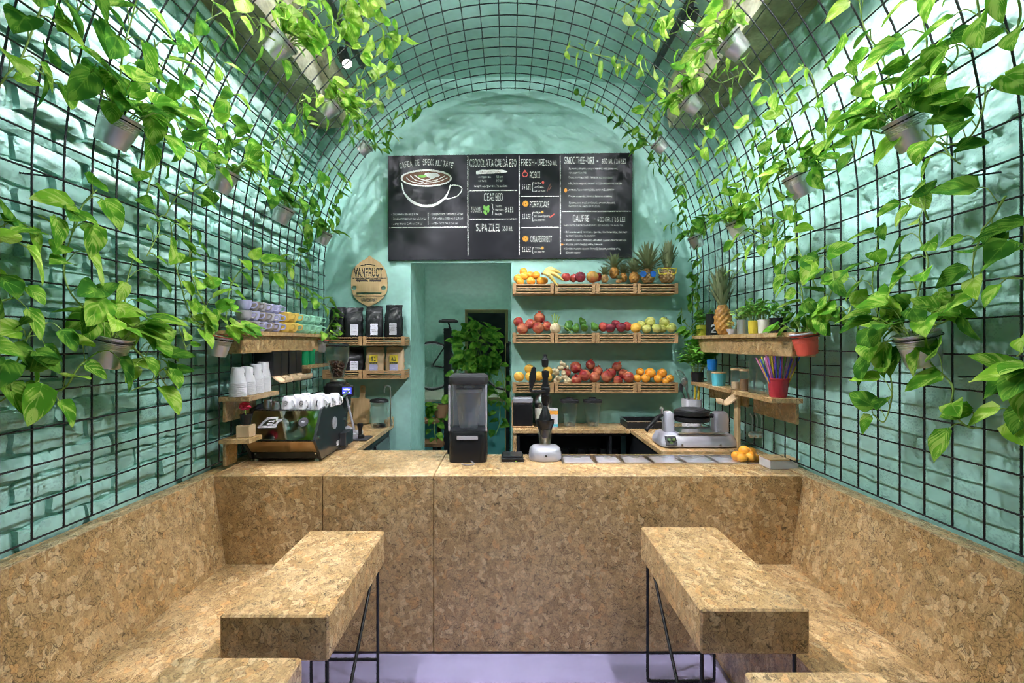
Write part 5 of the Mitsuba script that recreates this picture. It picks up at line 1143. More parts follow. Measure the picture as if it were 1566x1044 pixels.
t = thing('payment_terminal', 'flat dark scale with a green light on the counter right of the blender', 'scale')
part(t, 'body', box2(-0.036, 0.086, 2.83, 2.99, 0.8925, 0.915, 0.004), 'plastic_black', False)
part(t, 'plate', box2(-0.030, 0.080, 2.86, 2.985, 0.9153, 0.922, 0.002), 'panel_black', False)
key = part(t, 'light', box2(0.040, 0.046, 2.8285, 2.8297, 0.899, 0.903, 0.0002), 'lime_plastic', False, 'small green light'); scene[key]['emitter'] = {'type': 'area', 'radiance': rgb(0.6, 2.2, 0.1)}
part(t, 'trim', box2(-0.036, 0.086, 2.8280, 2.8298, 0.8925, 0.897, 0.0004), 'steel', False)

t = thing('citrus_press', 'lever citrus press with grey cast base and black cone on the counter', 'citrus press')
jx, jy, jz = (834 - CX) * 2.90 / F, 2.93, 0.8925
part(t, 'base', mov(loft([(0.088, 0.085, 0), (0.092, 0.089, 0.008), (0.092, 0.089, 0.035), (0.086, 0.082, 0.062), (0.07, 0.06, 0.076), (0.03, 0.03, 0.080)], 36, 2.6), jx, jy, jz), 'grey_metal', 40)
part(t, 'base_bolt', mov(rot(trimesh.creation.cylinder(0.005, 0.005, sections=12), [1, 0, 0], 90), jx, jy - 0.089, jz + 0.035), 'steel_black')
part(t, 'column', rod((jx + 0.004, jy + 0.05, jz + 0.07), (jx + 0.004, jy + 0.05, jz + 0.50), 0.011, 12), 'chrome', True)
part(t, 'head', mov(cat(lathe([(0, 0.30), (0.014, 0.30), (0.024, 0.33), (0.026, 0.40), (0.018, 0.425), (0.016, 0.46), (0.021, 0.475), (0.021, 0.50), (0, 0.505)], 18), box2(-0.022, 0.022, -0.045, 0.055, 0.36, 0.41, 0.006)), jx + 0.004, jy + 0.02, jz), 'plastic_black', 40)
part(t, 'top_knob', mov(lathe([(0, 0.53), (0.014, 0.53), (0.019, 0.545), (0.021, 0.575), (0.012, 0.588), (0.012, 0.605), (0, 0.607)], 18), jx + 0.004, jy + 0.05, jz - 0.01), 'plastic_black')
part(t, 'lever', tube(smoothpath([(jx, jy - 0.03, jz + 0.385), (jx - 0.04, jy - 0.04, jz + 0.388), (jx - 0.078, jy - 0.045, jz + 0.39), (jx - 0.085, jy - 0.05, jz + 0.41)], 5), 0.0095, 8), 'plastic_black', True)
part(t, 'lever_grip', mov(rot(loft([(0.008, 0.006, 0), (0.016, 0.009, 0.03), (0.020, 0.010, 0.07), (0.013, 0.008, 0.115), (0.004, 0.004, 0.125)], 18, 2.2), [0, 1, 0], 8), jx - 0.082, jy - 0.05, jz + 0.405), 'plastic_black', 40)
part(t, 'press_bell', mov(lathe([(0.008, 0.305), (0.012, 0.30), (0.022, 0.27), (0.032, 0.245), (0.034, 0.225), (0.031, 0.225), (0.016, 0.262), (0, 0.28)], 24), jx, jy - 0.005, jz), 'plastic_black')
part(t, 'cone_bowl', mov(lathe([(0, 0.15), (0.012, 0.12), (0.020, 0.125), (0.036, 0.165), (0.050, 0.20), (0.053, 0.224), (0.050, 0.224), (0.044, 0.2), (0.02, 0.155), (0, 0.16)], 24), jx, jy - 0.005, jz), 'plastic_black')
part(t, 'bowl_arm', box2(jx - 0.012, jx + 0.016, jy + 0.035, jy + 0.062, jz + 0.175, jz + 0.215, 0.004), 'plastic_black', 40)
solo('juice_glass', mov(lathe([(0, 0), (0.033, 0), (0.041, 0.10), (0.0395, 0.10), (0.031, 0.006), (0, 0.006)], 24), jx, jy - 0.005, jz + 0.0815), 'glass', 'clear glass standing under the cone of the citrus press', 'glass')

# ---- steel food pans sunk along the back of the counter
px_ = [858, 910, 951, 995, 1043, 1092, 1136]
for i in range(6):
    a, b = (px_[i] - CX) * 2.86 / F + 0.002, (px_[i + 1] - CX) * 2.86 / F - 0.002
    t = thing('food_pan', f'steel food pan with clear lid on the counter, {ORD[i]} from the citrus press', 'food pan')
    o = sbox(a, 2.80, b, 2.985); rim_ = o.difference(o.buffer(-0.012))
    part(t, 'rim', mov(prism(rim_, 0.008), 0, 0, 0.8925), 'steel', False)
    part(t, 'tray', box2(a + 0.0125, b - 0.0125, 2.8125, 2.9725, 0.8927, 0.894, 0.0003), 'label_white', False)  # white paints in the bright reflections of the clear lid
    part(t, 'lid', box2(a + 0.006, b - 0.006, 2.806, 2.979, 0.9015, 0.905, 0.001), 'glass', False, 'clear lid')
    part(t, 'lid_handle', mov(box2(-0.022, 0.022, -0.008, 0.008, 0.9055, 0.915, 0.003), (a + b) / 2, 2.89, 0), 'glass', False)
t = solo('steel_strip', box2((1138 - CX) * 2.86 / F, 1.40, 2.80, 2.985, 0.8925, 0.899, 0.002), 'steel', 'plain steel cover at the right end of the food pans', 'steel cover', smooth=False)
oc = [(1126, 697, 7.6, 2.86), (1135, 699, 8.0, 2.83), (1147, 698, 8.6, 2.85), (1138, 689, 8.2, 2.87), (1154, 700, 7.4, 2.88), (1149, 691, 7.0, 2.92)]
for i, (px, py, r, d) in enumerate(oc):
    c = P(px, py, d); t = thing('orange', f'loose orange piled on the food pans by the white box, {["leftmost", "front middle", "front right", "topmost", "rightmost", "back"][i]} one', 'orange')
    put(t, 'flesh', FR['ball', 'orange_skin'], at(*c, rnd.uniform(0, 360), r * d / F, T().rotate([1, 0, 0], rnd.uniform(-40, 40))))
t = thing('tip_box', 'low white box with a slotted wooden lid at the right end of the counter', 'box')
a, b = (1177 - CX) * 2.68 / F, (1222 - CX) * 2.68 / F
part(t, 'body', box2(a + 0.003, b - 0.003, 2.68, 2.80, 0.8925, 0.938, 0.002), 'china_white', False)
part(t, 'lid', box2(a, b, 2.677, 2.803, 0.9385, 0.945, 0.001), 'board_wood', False)
part(t, 'slot', box2((a + b) / 2 - 0.025, (a + b) / 2 + 0.025, 2.738, 2.742, 0.9451, 0.9456, 0.0001), 'ink_black', False)

# ================================================================== waffle iron and the right worktop
t = thing('waffle_iron', 'grey rotating waffle iron with round black plates on the right worktop', 'waffle iron')
wx, wy, wz = 1.215, 3.36, ZS + 0.001
base = [(0.235, 0.13, 0), (0.245, 0.14, 0.008), (0.245, 0.14, 0.03), (0.225, 0.12, 0.075), (0.20, 0.10, 0.085)]
part(t, 'base', mov(loft(base, 36, 7), wx, wy, wz), 'grey_metal', 40)
part(t, 'control_panel', mov(rot(bx(0.07, 0.008, 0.06, 0.002), [1, 0, 0], -30), wx - 0.19, wy - 0.138, wz + 0.046), 'steel_black', False)
for i, (dx_, dz_) in enumerate(((-0.205, 0.055), (-0.175, 0.055), (-0.19, 0.034))):
    part(t, 'dial', mov(rot(trimesh.creation.cylinder(0.010, 0.012, sections=18), [1, 0, 0], 60), wx + dx_, wy - 0.145, wz + dz_), 'chrome')
part(t, 'drip_tray', mov(cat(box2(-0.14, 0.15, -0.13, 0.10, 0.086, 0.090, 0.001), *[box2(*b_, 0.0903, 0.098, 0.001) for b_ in ((-0.14, 0.15, -0.13, -0.125), (-0.14, 0.15, 0.095, 0.10), (-0.14, -0.135, -0.125, 0.095), (0.145, 0.15, -0.125, 0.095))]), wx, wy, wz), 'steel', False)
for s, w_ in ((-1, 0.065), (1, 0.10)):
    x = wx + (-0.165 if s < 0 else 0.175)
    part(t, 'upright', mov(loft([(w_ / 2, 0.05, 0.086), (w_ / 2, 0.048, 0.16), (w_ / 2 * 0.85, 0.04, 0.205), (w_ / 2 * 0.6, 0.03, 0.215)], 24, 4), x, wy, wz), 'grey_metal', 40)
for z0, z1 in ((0.150, 0.185), (0.187, 0.225)):
    part(t, 'plate', mov(lathe([(0, z0), (0.10, z0), (0.113, z0 + 0.008), (0.113, z1 - 0.008), (0.10, z1), (0, z1)], 36), wx - 0.01, wy, wz), 'plastic_black')
part(t, 'plate_rim', mov(lathe([(0.05, 0.2255), (0.085, 0.2255), (0.08, 0.236), (0, 0.238)], 32), wx - 0.01, wy, wz), 'rubber_black')
part(t, 'axle', rod((wx - 0.19, wy, wz + 0.186), (wx + 0.14, wy, wz + 0.186), 0.014, 12), 'plastic_black', True)
h0 = np.array([wx - 0.205, wy, wz + 0.19])
part(t, 'handle', cat(rod(h0, h0 + [-0.04, -0.03, -0.012], 0.012, 10), rod(h0 + [-0.035, -0.026, -0.01], h0 + [-0.125, -0.08, -0.085], 0.014, 10)), 'plastic_black', True)
part(t, 'latch', cat(rod(h0, h0 + [-0.005, -0.01, 0.04], 0.008, 10), mov(ball(0.014), *(h0 + np.array([-0.005, -0.01, 0.045])))), 'chrome', True)
for s in (-1, 1): part(t, 'hinge_bolt', mov(rot(trimesh.creation.cylinder(0.007, 0.006, sections=14), [1, 0, 0], 90), wx + s * 0.12, wy - 0.141, wz + 0.02), 'chrome')
solo('serving_board', mov(prism(sbox(0, 0, 0.18, 0.22).buffer(-0.02).buffer(0.02), 0.014), 0.985, 3.46, ZS + 0.001), 'board_wood', 'light wooden board lying behind the waffle iron handle', 'board', smooth=False)
solo('leaning_board', mov(rot(upright(prism(sbox(0, 0, 0.15, 0.40).buffer(-0.015).buffer(0.015), 0.016)), [0, 0, 1], 75), 1.435, 3.20, ZS + 0.002), 'board_wood', 'tall wooden board leaning on the right wall behind the waffle iron', 'board', smooth=False)
t = thing('sink_basin', 'black sink tray with steel edge in the corner of the back worktop', 'sink')
xa, xb = (955 - CX) * 4.06 / F, (1014 - CX) * 4.06 / F
o = sbox(xa, 3.97, xb, 4.22)
part(t, 'rim', mov(prism(o.difference(o.buffer(-0.012)), 0.05), 0, 0, ZS + 0.001), 'steel_black', False)
part(t, 'basin', box2(xa + 0.013, xb - 0.013, 3.983, 4.207, ZS + 0.001, ZS + 0.01), 'plastic_black', False)
part(t, 'edge', mov(prism(o.buffer(0.003).difference(o.buffer(-0.004)), 0.006), 0, 0, ZS + 0.0515), 'steel', False)
# ---- back worktop
t = thing('napkin_holder', 'black box with grey lid in a wooden tray right of the doorway', 'box')
xa, xb = (785 - CX) * 4.08 / F, (814 - CX) * 4.08 / F
part(t, 'body', box2(xa, xb, 4.02, 4.15, ZS + 0.012, ZS + 0.185, 0.006), 'plastic_black', False)
part(t, 'lid', box2(xa - 0.003, xb + 0.003, 4.017, 4.153, ZS + 0.1855, ZS + 0.235, 0.012), 'grey_metal', False)
part(t, 'tray', cat(box2(xa - 0.012, xb + 0.012, 4.008, 4.162, ZS + 0.001, ZS + 0.0115), box2(xa - 0.012, xa - 0.005, 4.008, 4.162, ZS + 0.012, ZS + 0.20)), 'crate_wood', False)
t = thing('steel_canister', 'shiny canister with domed lid and pale label on the back worktop', 'canister')
cx_ = (831 - CX) * 4.08 / F
part(t, 'body', mov(lathe([(0, 0), (0.066, 0), (0.068, 0.004), (0.068, 0.18), (0.064, 0.185), (0, 0.186)], 28), cx_, 4.08, ZS + 0.001), 'steel')
part(t, 'lid', mov(lathe([(0.07, 0.1865), (0.072, 0.195), (0.06, 0.235), (0.03, 0.262), (0.012, 0.266), (0.01, 0.285), (0, 0.287)], 28), cx_, 4.08, ZS + 0.001), 'steel')
part(t, 'label', mov(trimesh.creation.annulus(0.0685, 0.0695, 0.10, sections=32), cx_, 4.08, ZS + 0.10), 'cream', 40)
t = thing('drink_carton', 'small white carton with orange and green bands beside the canister', 'carton')
cx_ = (847 - CX) * 4.02 / F
part(t, 'body', box2(cx_ - 0.03, cx_ + 0.03, 4.0, 4.05, ZS + 0.001, ZS + 0.15, 0.002), 'china_white', False)
part(t, 'band', box2(cx_ - 0.0305, cx_ + 0.0305, 3.9993, 4.0507, ZS + 0.105, ZS + 0.135, 0.0003), 'chalk_orange', False, 'orange band')
part(t, 'band', box2(cx_ - 0.0305, cx_ + 0.0305, 3.9993, 4.0507, ZS + 0.012, ZS + 0.03, 0.0003), 'aqua', False, 'green band')
for i, px in enumerate((871, 906)):
    x = (px - CX) * 4.08 / F; t = thing('blender_jar', f'empty clear blender jar with black lid on the back worktop, {["left", "right"][i]} one', 'blender jar')
    part(t, 'jar', mov(loft([(0.045, 0.045, 0), (0.048, 0.048, 0.02), (0.066, 0.062, 0.19), (0.063, 0.059, 0.19), (0.045, 0.045, 0.024), (0.042, 0.042, 0.008)], 24, 4), x, 4.08, ZS + 0.001), 'glass', 40)
    part(t, 'lid', mov(loft([(0.070, 0.066, 0.191), (0.072, 0.068, 0.21), (0.03, 0.03, 0.215), (0.03, 0.03, 0.228)], 24, 4), x, 4.08, ZS + 0.001), 'rubber_black', 40)
    part(t, 'blade', mov(cat(*[rot(bx(0.06, 0.009, 0.003, 0.001, (0, 0, 0.03)), [0, 0, 1], a) for a in (10, 100)], trimesh.creation.cylinder(0.018, 0.02, sections=16).apply_translation([0, 0, 0.018])), x, 4.08, ZS + 0.001), 'steel', False)
    part(t, 'handle', tube(smoothpath([(x + 0.062, 4.08, ZS + 0.18), (x + 0.10, 4.08, ZS + 0.17), (x + 0.095, 4.08, ZS + 0.08), (x + 0.055, 4.08, ZS + 0.06)], 5), 0.007, 8), 'glass', True)
for i, px in enumerate((864, 889, 907, 924, 939)):
    x = (px - CX) * 4.08 / F
    solo('drinking_glass', mov(lathe([(0, 0), (0.028, 0), (0.034, 0.10), (0.0325, 0.10), (0.0265, 0.006), (0, 0.006)], 20), x, 4.08, 0.616), 'glass', f'clear glass on the shelf under the back worktop, {ORD[i]} from the left', 'glass')

# ================================================================== shelves on the right wall
wall_shelf(1, 2.42, 3.70, 1.605, 'long cork shelf carrying the pineapple and herb pots, topmost on the right wall', 0.095, 0.152, True)
wall_shelf(1, 2.56, 3.05, 1.274, 'cork shelf under the straws and glass jars', 0.11)
wall_shelf(1, 3.09, 3.72, 1.274, 'cork shelf under the aqua pot at the far end of the right wall', 0.09)
Z1, Z2 = 1.6055, 1.2745
def dpx(px, x): return x * F / (px - CX)
pineapple('large pineapple with long grey-green crown on the top right shelf', 1.40, dpx(1107, 1.40), Z1, 0.058, 0.195, 0.24, 64, 12, 'pine_skin', 0.42, -3)
def can(label, px, x, r, h, bs, inner='soil', nm='plant_pot', ct='plant pot', z=Z1, taper=0.92, herb=None, square=False):
    d = dpx(px, x); t = thing(nm, label, ct)
    if square: m = loft([(r * taper, r * taper, 0), (r, r, 0.004), (r, r, h), (r - 0.003, r - 0.003, h), (r - 0.003, r - 0.003, h * 0.85), (0.001, 0.001, h * 0.85)], 24, 8)
    else: m = lathe([(0, 0), (r * taper, 0), (r * taper, 0.002), (r, h - 0.003), (r + 0.001, h), (r - 0.003, h), (r * 0.95, h * 0.85), (0, h * 0.85)], 24)
    part(t, 'pot', mov(m, x, d, z), bs, 40)
    if herb:
        part(t, 'soil', mov(lathe([(0, h * 0.86), (r * 0.93, h * 0.86), (0, h * 0.9)], 18), x, d, z), inner)
        n_, size, hh, bs_l = herb; st = []; q = np.random.default_rng(int(px)); lm = []
        for i in range(n_):
            a, e = q.uniform(0, 6.28), q.uniform(0.25, 1.0); b = np.array([x + r * 0.5 * math.cos(a), d + r * 0.5 * math.sin(a), z + h * 0.88]); tip = b + np.array([math.cos(a) * hh * 0.6 * (1.1 - e), math.sin(a) * hh * 0.6 * (1.1 - e), hh * (0.45 + 0.55 * e)])
            st.append(tube(smoothpath([b, (b + tip) / 2 + [0, 0, 0.01], tip], 3), 0.0011, 4, False))
            for k in range(5):
                p = b + (tip - b) * (0.45 + 0.13 * k) + q.normal(0, 0.005, 3)
                (v_, f_), _u = leaf_mesh(300 + (i * 5 + k) % 9); dirr = q.normal(0, 1, 3) * [1, 1, 0.4] + [0, 0, 0.2]; X_, Y_, Z_ = frame(dirr, np.array([0, 0, 1.0]) + q.normal(0, 0.3, 3))
                lm.append(trimesh.Trimesh((v_ * size * q.uniform(0.7, 1.2)) @ np.stack([X_, Y_, Z_]) + p, np.vstack([f_[:, [0, 1, 2]], f_[:, [0, 2, 3]]]), process=False))
        part(t, 'stems', cat(st), 'stem_green', True); k_ = part(t, 'foliage', cat(lm), bs_l, True); labels[k_] = {'label': 'fine green foliage', 'kind': 'stuff'}
    return t, d
plain('herb_leaf', (0.10, 0.30, 0.03), 0.45); plain('herb_pale', (0.26, 0.42, 0.10), 0.45)
can('lime square pot with a small plant at the far end of the top right shelf', 1076, 1.40, 0.040, 0.075, 'lime_plastic', herb=(12, 0.045, 0.12, 'herb_leaf'), square=True)
t, d = can('dark tin with a white number two behind the large pineapple', 1089, 1.425, 0.042, 0.15, 'plastic_black', nm='tin_can', ct='tin', taper=1.0)
part(t, 'print', facing(words('2', 0.055, 0.035, 0.001, True), 1.425 - 0.025, d - 0.0425, Z1 + 0.02), 'china_white', False, 'white number 2')
can('small white bowl beside the pineapple on the top right shelf', 1120, 1.375, 0.036, 0.034, 'china_white', nm='bowl', ct='bowl', taper=0.6, herb=(7, 0.02, 0.05, 'banana_skin'))
can('galvanised pot of pale fern right of the pineapple', 1136, 1.395, 0.034, 0.085, 'zinc', herb=(16, 0.026, 0.09, 'herb_pale'))
can('yellow herb pot on the top right shelf', 1153, 1.395, 0.032, 0.075, 'yellow_plastic', herb=(26, 0.024, 0.13, 'herb_leaf'))
can('cream herb pot between the yellow and the black pot', 1169, 1.395, 0.034, 0.075, 'cream', herb=(26, 0.024, 0.12, 'herb_leaf'))
can('black herb pot at the near end of the top right shelf', 1190, 1.395, 0.042, 0.078, 'plastic_black', herb=(14, 0.028, 0.08, 'herb_leaf'))
# jars, straws
def tall_jar(label, px, x, r, h, lid, fill=None):
    d = dpx(px, x); t = thing('glass_jar', label, 'jar')
    part(t, 'glass_body', mov(lathe([(0, 0), (r, 0), (r, h), (r - 0.002, h), (r - 0.002, 0.004), (0, 0.004)], 22), x, d, Z2), 'glass')
    if lid: part(t, 'lid', mov(trimesh.creation.cylinder(r + 0.002, 0.012, sections=22), x, d, Z2 + h + 0.0065), 'board_wood')
    if fill: part(t, 'filling', mov(trimesh.creation.cylinder(r - 0.003, h * fill[1], sections=18), x, d, Z2 + 0.005 + h * fill[1] / 2), fill[0])
tall_jar('glass jar with wooden lid and pale filling, farthest on the straw shelf', 1126, 1.375, 0.030, 0.115, True, ('kraft', 0.35))
tall_jar('glass jar with wooden lid and brown filling, second on the straw shelf', 1139, 1.385, 0.028, 0.115, True, ('dark_wood', 0.55))
tall_jar('tall lidless glass vase, farther of two beside the straws', 1153, 1.39, 0.030, 0.215, False)
tall_jar('tall lidless glass vase, nearer of two beside the straws', 1166, 1.39, 0.032, 0.225, False)
t = thing('straw_pot', 'dark red plastic pot full of drinking straws on the right shelf', 'pot')
sx, sd = 1.400, dpx(1190, 1.40)
part(t, 'pot', mov(lathe([(0, 0), (0.040, 0), (0.041, 0.003), (0.051, 0.088), (0.055, 0.090), (0.055, 0.098), (0.052, 0.099), (0.048, 0.090), (0.039, 0.006), (0, 0.006)], 28), sx, sd, Z2), 'dark_red_plastic')
cols = [('yellow', (0.78, 0.62, 0.05)), ('blue', (0.03, 0.07, 0.50)), ('pink', (0.72, 0.22, 0.48)), ('purple', (0.26, 0.10, 0.46)), ('green', (0.20, 0.50, 0.12)), ('pale', (0.70, 0.55, 0.72))]
for n_, c_ in cols: plain('straw_' + n_, c_, 0.35)
q = np.random.default_rng(21)
seq = [0, 2, 0, 1, 4, 0, 3, 2, 0, 1, 2, 5, 0, 0, 1, 0, 2, 1, 2, 3, 2, 1, 0, 3, 0, 5, 0, 4, 2, 5, 2, 3, 1, 1, 0, 2, 3, 4, 5, 1, 0, 2]
for i, k in enumerate(seq):
    u_ = (i + 0.5) / len(seq) * 2 - 1; a = np.array([sx + 0.026 * u_ + q.uniform(-.008, .008), sd + q.uniform(-0.020, 0.020), Z2 + 0.012]); b = np.array([sx + 0.108 * u_ + q.uniform(-.012, .012), sd + (a[1] - sd) * 2.4 + q.uniform(-.02, .02), Z2 + 0.225 + q.uniform(-0.018, 0.012) - 0.03 * u_ * u_])
    solo('drinking_straw', rod(a, b, 0.0037, 7), 'straw_' + cols[k][0], f'{cols[k][0]} drinking straw in the dark red pot, {ORD[seq[:i].count(k)]} {cols[k][0]} one from the left', 'straw', 'straws in the red pot', smooth=True)
# far shelf
t, d = can('aqua glazed pot with wooden lid on the far right shelf', 1099, 1.385, 0.044, 0.080, 'aqua', nm='storage_pot', ct='pot', z=Z2)
part(t, 'lid', mov(trimesh.creation.cylinder(0.046, 0.008, sections=26), 1.385, d, Z2 + 0.0845), 'board_wood')
d = dpx(1089, 1.405)
solo('glass_jar', mov(lathe([(0, 0), (0.032, 0), (0.034, 0.09), (0.032, 0.09), (0.030, 0.004), (0, 0.004)], 20), 1.405, d, Z2), 'glass', 'clear jar carrying the blue beaker on the far right shelf', 'jar')
solo('beaker', mov(lathe([(0, 0), (0.030, 0), (0.035, 0.075), (0.033, 0.075), (0.028, 0.004), (0, 0.004)], 22), 1.405, d, Z2 + 0.0905), 'blue_plastic', 'bright blue beaker stacked on a clear jar behind the aqua pot', 'beaker')
can('black pot of lush basil at the far end of the right shelf', 1066, 1.365, 0.042, 0.07, 'plastic_black', z=Z2, herb=(44, 0.052, 0.24, 'herb_leaf'))
t = thing('utensil_jar', 'white square holder with whisk and kitchen utensils behind the waffle iron', 'utensil holder')
ux, ud = 1.325, 3.70
part(t, 'holder', mov(loft([(0.055, 0.055, 0), (0.060, 0.060, 0.26), (0.056, 0.056, 0.26), (0.052, 0.052, 0.02), (0.001, 0.001, 0.018)], 24, 6), ux, ud, ZS + 0.001), 'china_white', 40)
def ut(name, m, bs, label, ct): return solo(name, m, bs, label, ct, smooth=True)
tp = np.array([ux - 0.105, ud - 0.02, 1.35])
wl = [tube(smoothpath([tp + [0.07, 0, -0.16], tp + [0.045 + 0.022 * math.cos(a), 0.022 * math.sin(a), -0.07], tp + [0.010 + 0.028 * math.cos(a), 0.028 * math.sin(a), -0.01], tp + [-0.004, 0, 0.012]], 5), 0.0013, 4) for a in np.arange(6) * math.pi / 3] + [rod(tp + [0.07, 0, -0.16], tp + [0.10, 0.01, -0.24], 0.007)]
ut('whisk', cat(*wl), 'chrome', 'wire whisk standing in the white utensil holder', 'whisk')
ut('ladle', cat(rod((ux - 0.01, ud, 1.10), (ux - 0.045, ud, 1.25), 0.004), mov(ball(0.024, 2, (1, 0.4, 1.3)), ux - 0.05, ud, 1.275)), 'steel', 'steel spoon in the white utensil holder', 'spoon')
ut('spatula', cat(rod((ux - 0.02, ud + 0.02, 1.10), (ux - 0.06, ud + 0.02, 1.20), 0.004), bx(0.026, 0.004, 0.06, 0.001, (ux - 0.068, ud + 0.02, 1.23))), 'rubber_black', 'black spatula in the white utensil holder', 'spatula')
for i in (0, 1): ut('kitchen_knife', cat(rod((ux + 0.02 + 0.025 * i, ud - 0.01, 1.10), (ux + 0.025 + 0.025 * i, ud - 0.01, 1.245), 0.009)), 'yellow_plastic', f'yellow knife handle in the white utensil holder, {["left", "right"][i]} one', 'knife')
m = mov(upright(prism(cp, 0.10)), 0, 0.05, 0); m = rot(m, [0, 0, 1], 180)
solo('paper_chute', mov(m, 1.37, 3.06, 1.225), 'kraft', 'kraft paper chute hanging at the far end of the straw shelf', 'chute', smooth=40)
for i in range(3):
    a = P(1147 + 7 * i, 640, 3.0); solo('hanging_ladle', cat(tube(smoothpath([a + [0, 0, 0.03], a + [0.01, -0.01, 0.0], a + [0.0, -0.02, -0.08]], 4), 0.0035, 6), mov(ball(0.02, 2, (1, 0.5, 1)), *(a + np.array([0, -0.02, -0.09])))), 'chrome', f'chrome ladle hanging on the trellis below the straw shelf, {ORD[i]} from the left', 'ladle', smooth=True)
# ================================================================== room beyond the doorway
ZL = 0.875
struct('landing', box2(-2.55, 1.55, 5.9, 7.19, 0.0, ZL, 0.004), 'teal_paint', 'raised teal landing in the room beyond the doorway')
struct('landing_top', box2(-2.56, 1.56, 5.88, 7.19, ZL + 0.0005, ZL + 0.03, 0.004), 'cream', 'pale top of the raised landing')
t = thing('stair', 'short wooden stair climbing to the landing beyond the doorway', 'stairs')
for i, (y0, z) in enumerate(((4.95 + 0.1, 0.28), (5.35, 0.50), (5.62, 0.70))):
    part(t, 'tread', box2(-1.5, -0.68, y0, y0 + 0.30, z - 0.035, z), 'dark_wood', False)
part(t, 'stringer', box2(-0.675, -0.655, 5.05, 5.87, 0.0, 0.14), 'steel_black', False)
part(t, 'post', cat(box2(-0.79, -0.75, 5.36, 5.40, 0.0, 0.464), box2(-0.79, -0.75, 5.70, 5.74, 0, 0.664), box2(-0.79, -0.75, 5.1, 5.14, 0, 0.244)), 'steel_black', False)
solo('black_post', box2(*[(x - CX) * 5.5 / F for x in (679, 690)], 5.48, 5.55, 0.0, EYE + 22 * 5.5 / F), 'steel_black', 'tall black post standing beside the stair in the doorway', 'post', smooth=False)
t = thing('bicycle', 'dark bicycle leaning on the far wall beyond the doorway', 'bicycle')
YBK = 6.98; zw = ZL + 0.031 + 0.335
wr, wf = (661 - CX) * YBK / F, (661 - CX) * YBK / F + 1.0
for x in (wr, wf):
    part(t, 'tyre', mov(rot(trimesh.creation.torus(0.322, 0.013, 40, 8), [1, 0, 0], 90), x, YBK, zw), 'rubber_black', True)
    part(t, 'rim', mov(rot(trimesh.creation.torus(0.303, 0.008, 40, 6), [1, 0, 0], 90), x, YBK, zw), 'grey_metal', True)
    part(t, 'spokes', cat(*[rod((x, YBK, zw), (x + 0.30 * math.cos(a), YBK, zw + 0.30 * math.sin(a)), 0.0015, 4) for a in np.arange(24) * math.pi / 12], rod((x, YBK - 0.03, zw), (x, YBK + 0.03, zw), 0.015)), 'steel', True)
bb = np.array([wr + 0.42, YBK, zw - 0.06]); st_ = np.array([wr + 0.27, YBK, zw + 0.42]); hd = np.array([wf - 0.20, YBK, zw + 0.45]); hl = np.array([wf - 0.16, YBK, zw + 0.33])
ra = np.array([wr, YBK, zw]); fa = np.array([wf, YBK, zw])
part(t, 'frame', cat(rod(ra, bb, 0.010), rod(ra, st_, 0.009), rod(bb, st_ + [-0.02, 0, 0.06], 0.015), rod(st_, hd, 0.015), rod(bb, hl, 0.017), rod(hd + [-0.01, 0, 0.04], hl, 0.018), rod(hl, fa, 0.012)), 'steel_black', True)
part(t, 'seat_post', rod(st_ + [-0.02, 0, 0.05], st_ + [-0.05, 0, 0.17], 0.012), 'steel_black', True)
part(t, 'saddle', mov(loft([(0.13, 0.05, 0), (0.135, 0.06, 0.015), (0.12, 0.05, 0.035), (0.08, 0.03, 0.045)], 24, 2.4), *(st_ + np.array([-0.05, 0, 0.17]))), 'rubber_black', 40)
part(t, 'handlebar', cat(rod(hd, hd + [-0.02, 0, 0.12], 0.012), tube(smoothpath([hd + [0.06, -0.20, 0.12], hd + [0.08, -0.17, 0.13], hd + [-0.02, 0, 0.125], hd + [0.08, 0.15, 0.13]], 5), 0.011, 8)), 'steel_black', True)
part(t, 'crank', cat(mov(rot(trimesh.creation.torus(0.075, 0.008, 28, 6), [1, 0, 0], 90), *(bb - [0, 0.03, 0])), rod(bb - [0, 0.04, 0], bb + [0.11, -0.04, -0.13], 0.008), bx(0.08, 0.06, 0.02, 0.004, bb + [0.11, -0.07, -0.135])), 'grey_metal', True)
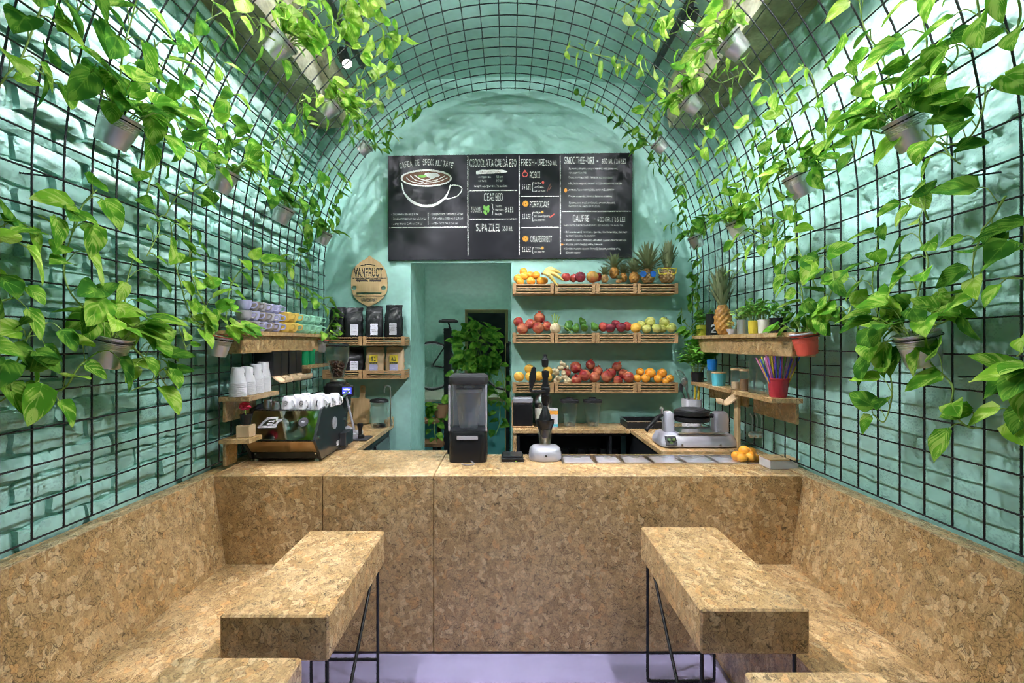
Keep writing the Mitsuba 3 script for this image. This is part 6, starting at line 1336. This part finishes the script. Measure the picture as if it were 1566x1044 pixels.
# wooden A-board with chalkboard
t = thing('easel_board', 'wooden framed chalkboard standing behind the plant in the doorway', 'chalkboard')
YE = 5.75; ex0, ex1, ez1 = (711 - CX) * YE / F, (777 - CX) * YE / F, EYE + (CY - 473) * YE / F
for x in (ex0, ex1 - 0.035): part(t, 'post', box2(x, x + 0.035, YE, YE + 0.03, 0.0, ez1, 0.003), 'board_wood', False)
for z in (ez1 - 0.04, 1.30, 0.9): part(t, 'rail', box2(ex0 + 0.0355, ex1 - 0.0355, YE + 0.002, YE + 0.028, z, z + 0.04, 0.003), 'board_wood', False)
part(t, 'slate', box2(ex0 + 0.0355, ex1 - 0.0355, YE + 0.012, YE + 0.02, 1.3405, ez1 - 0.0405, 0.001), 'slate', False)
solo('rack_post', box2(*[(x - CX) * 5.4 / F for x in (774, 779.5)], 5.38, 5.42, 0.0, EYE), 'steel_black', 'thin black upright at the right edge of the doorway', 'post', smooth=False)
# plants of that room
def bushy(label, px, py, d, spread, n, size, tone, pot_px, hang=()):
    pl = thing('trailing_plant', label, 'plant'); c = P(px, py, d); st = []
    pc_ = P(*pot_px, d)
    part(pl, 'pot', mov(lathe([(0, 0), (0.06, 0), (0.085, 0.13), (0.078, 0.13), (0, 0.11)], 24), pc_[0], d, pc_[2] - 0.13), 'dark_wood')
    for i in range(n):
        v_ = rng.normal(0, 1, 3); v_ /= np.linalg.norm(v_); p = c + v_ * spread * rnd.uniform(0.5, 1.0) ** 0.5
        axis = v_ * 0.6 + np.array([0, -0.2, -0.5]) + rv(0.3)
        if i % 3 == 0: st.append(petiole(c + v_ * 0.05, p, 0.1))
        put_leaf(pl, p, axis, np.array([0, -0.7, 0.7]) + rv(0.3), size * rnd.uniform(0.7, 1.2), tone + rnd.uniform(-0.2, 0.25))
    for pts in hang:
        path = smoothpath([P(x, y, d + rnd.uniform(-0.08, 0.05)) for x, y in pts], 6); st.append(tube(path, 0.004, 5))
        vine_leaves(pl, path, np.tile([0, -1.0, 0], (len(path), 1)), size, 0.06, tone, st)
    part(pl, 'stems', cat(*st), 'stem_green', True)
    return pl
bushy('dense dark trailing plant filling the doorway behind the blender', 730, 530, 5.2, np.array([0.24, 0.16, 0.26]), 120, 0.105, 0.14, (725, 590), [[(745, 560), (760, 600), (765, 640), (758, 665)], [(755, 540), (770, 580), (768, 620)], [(705, 540), (700, 580), (708, 610)], [(740, 590), (735, 640)]])
bushy('small trailing plant on the stair left of the black post', 672, 622, 5.15, np.array([0.10, 0.08, 0.09]), 26, 0.085, 0.30, (674, 618), [[(668, 630), (664, 655), (668, 675)]])
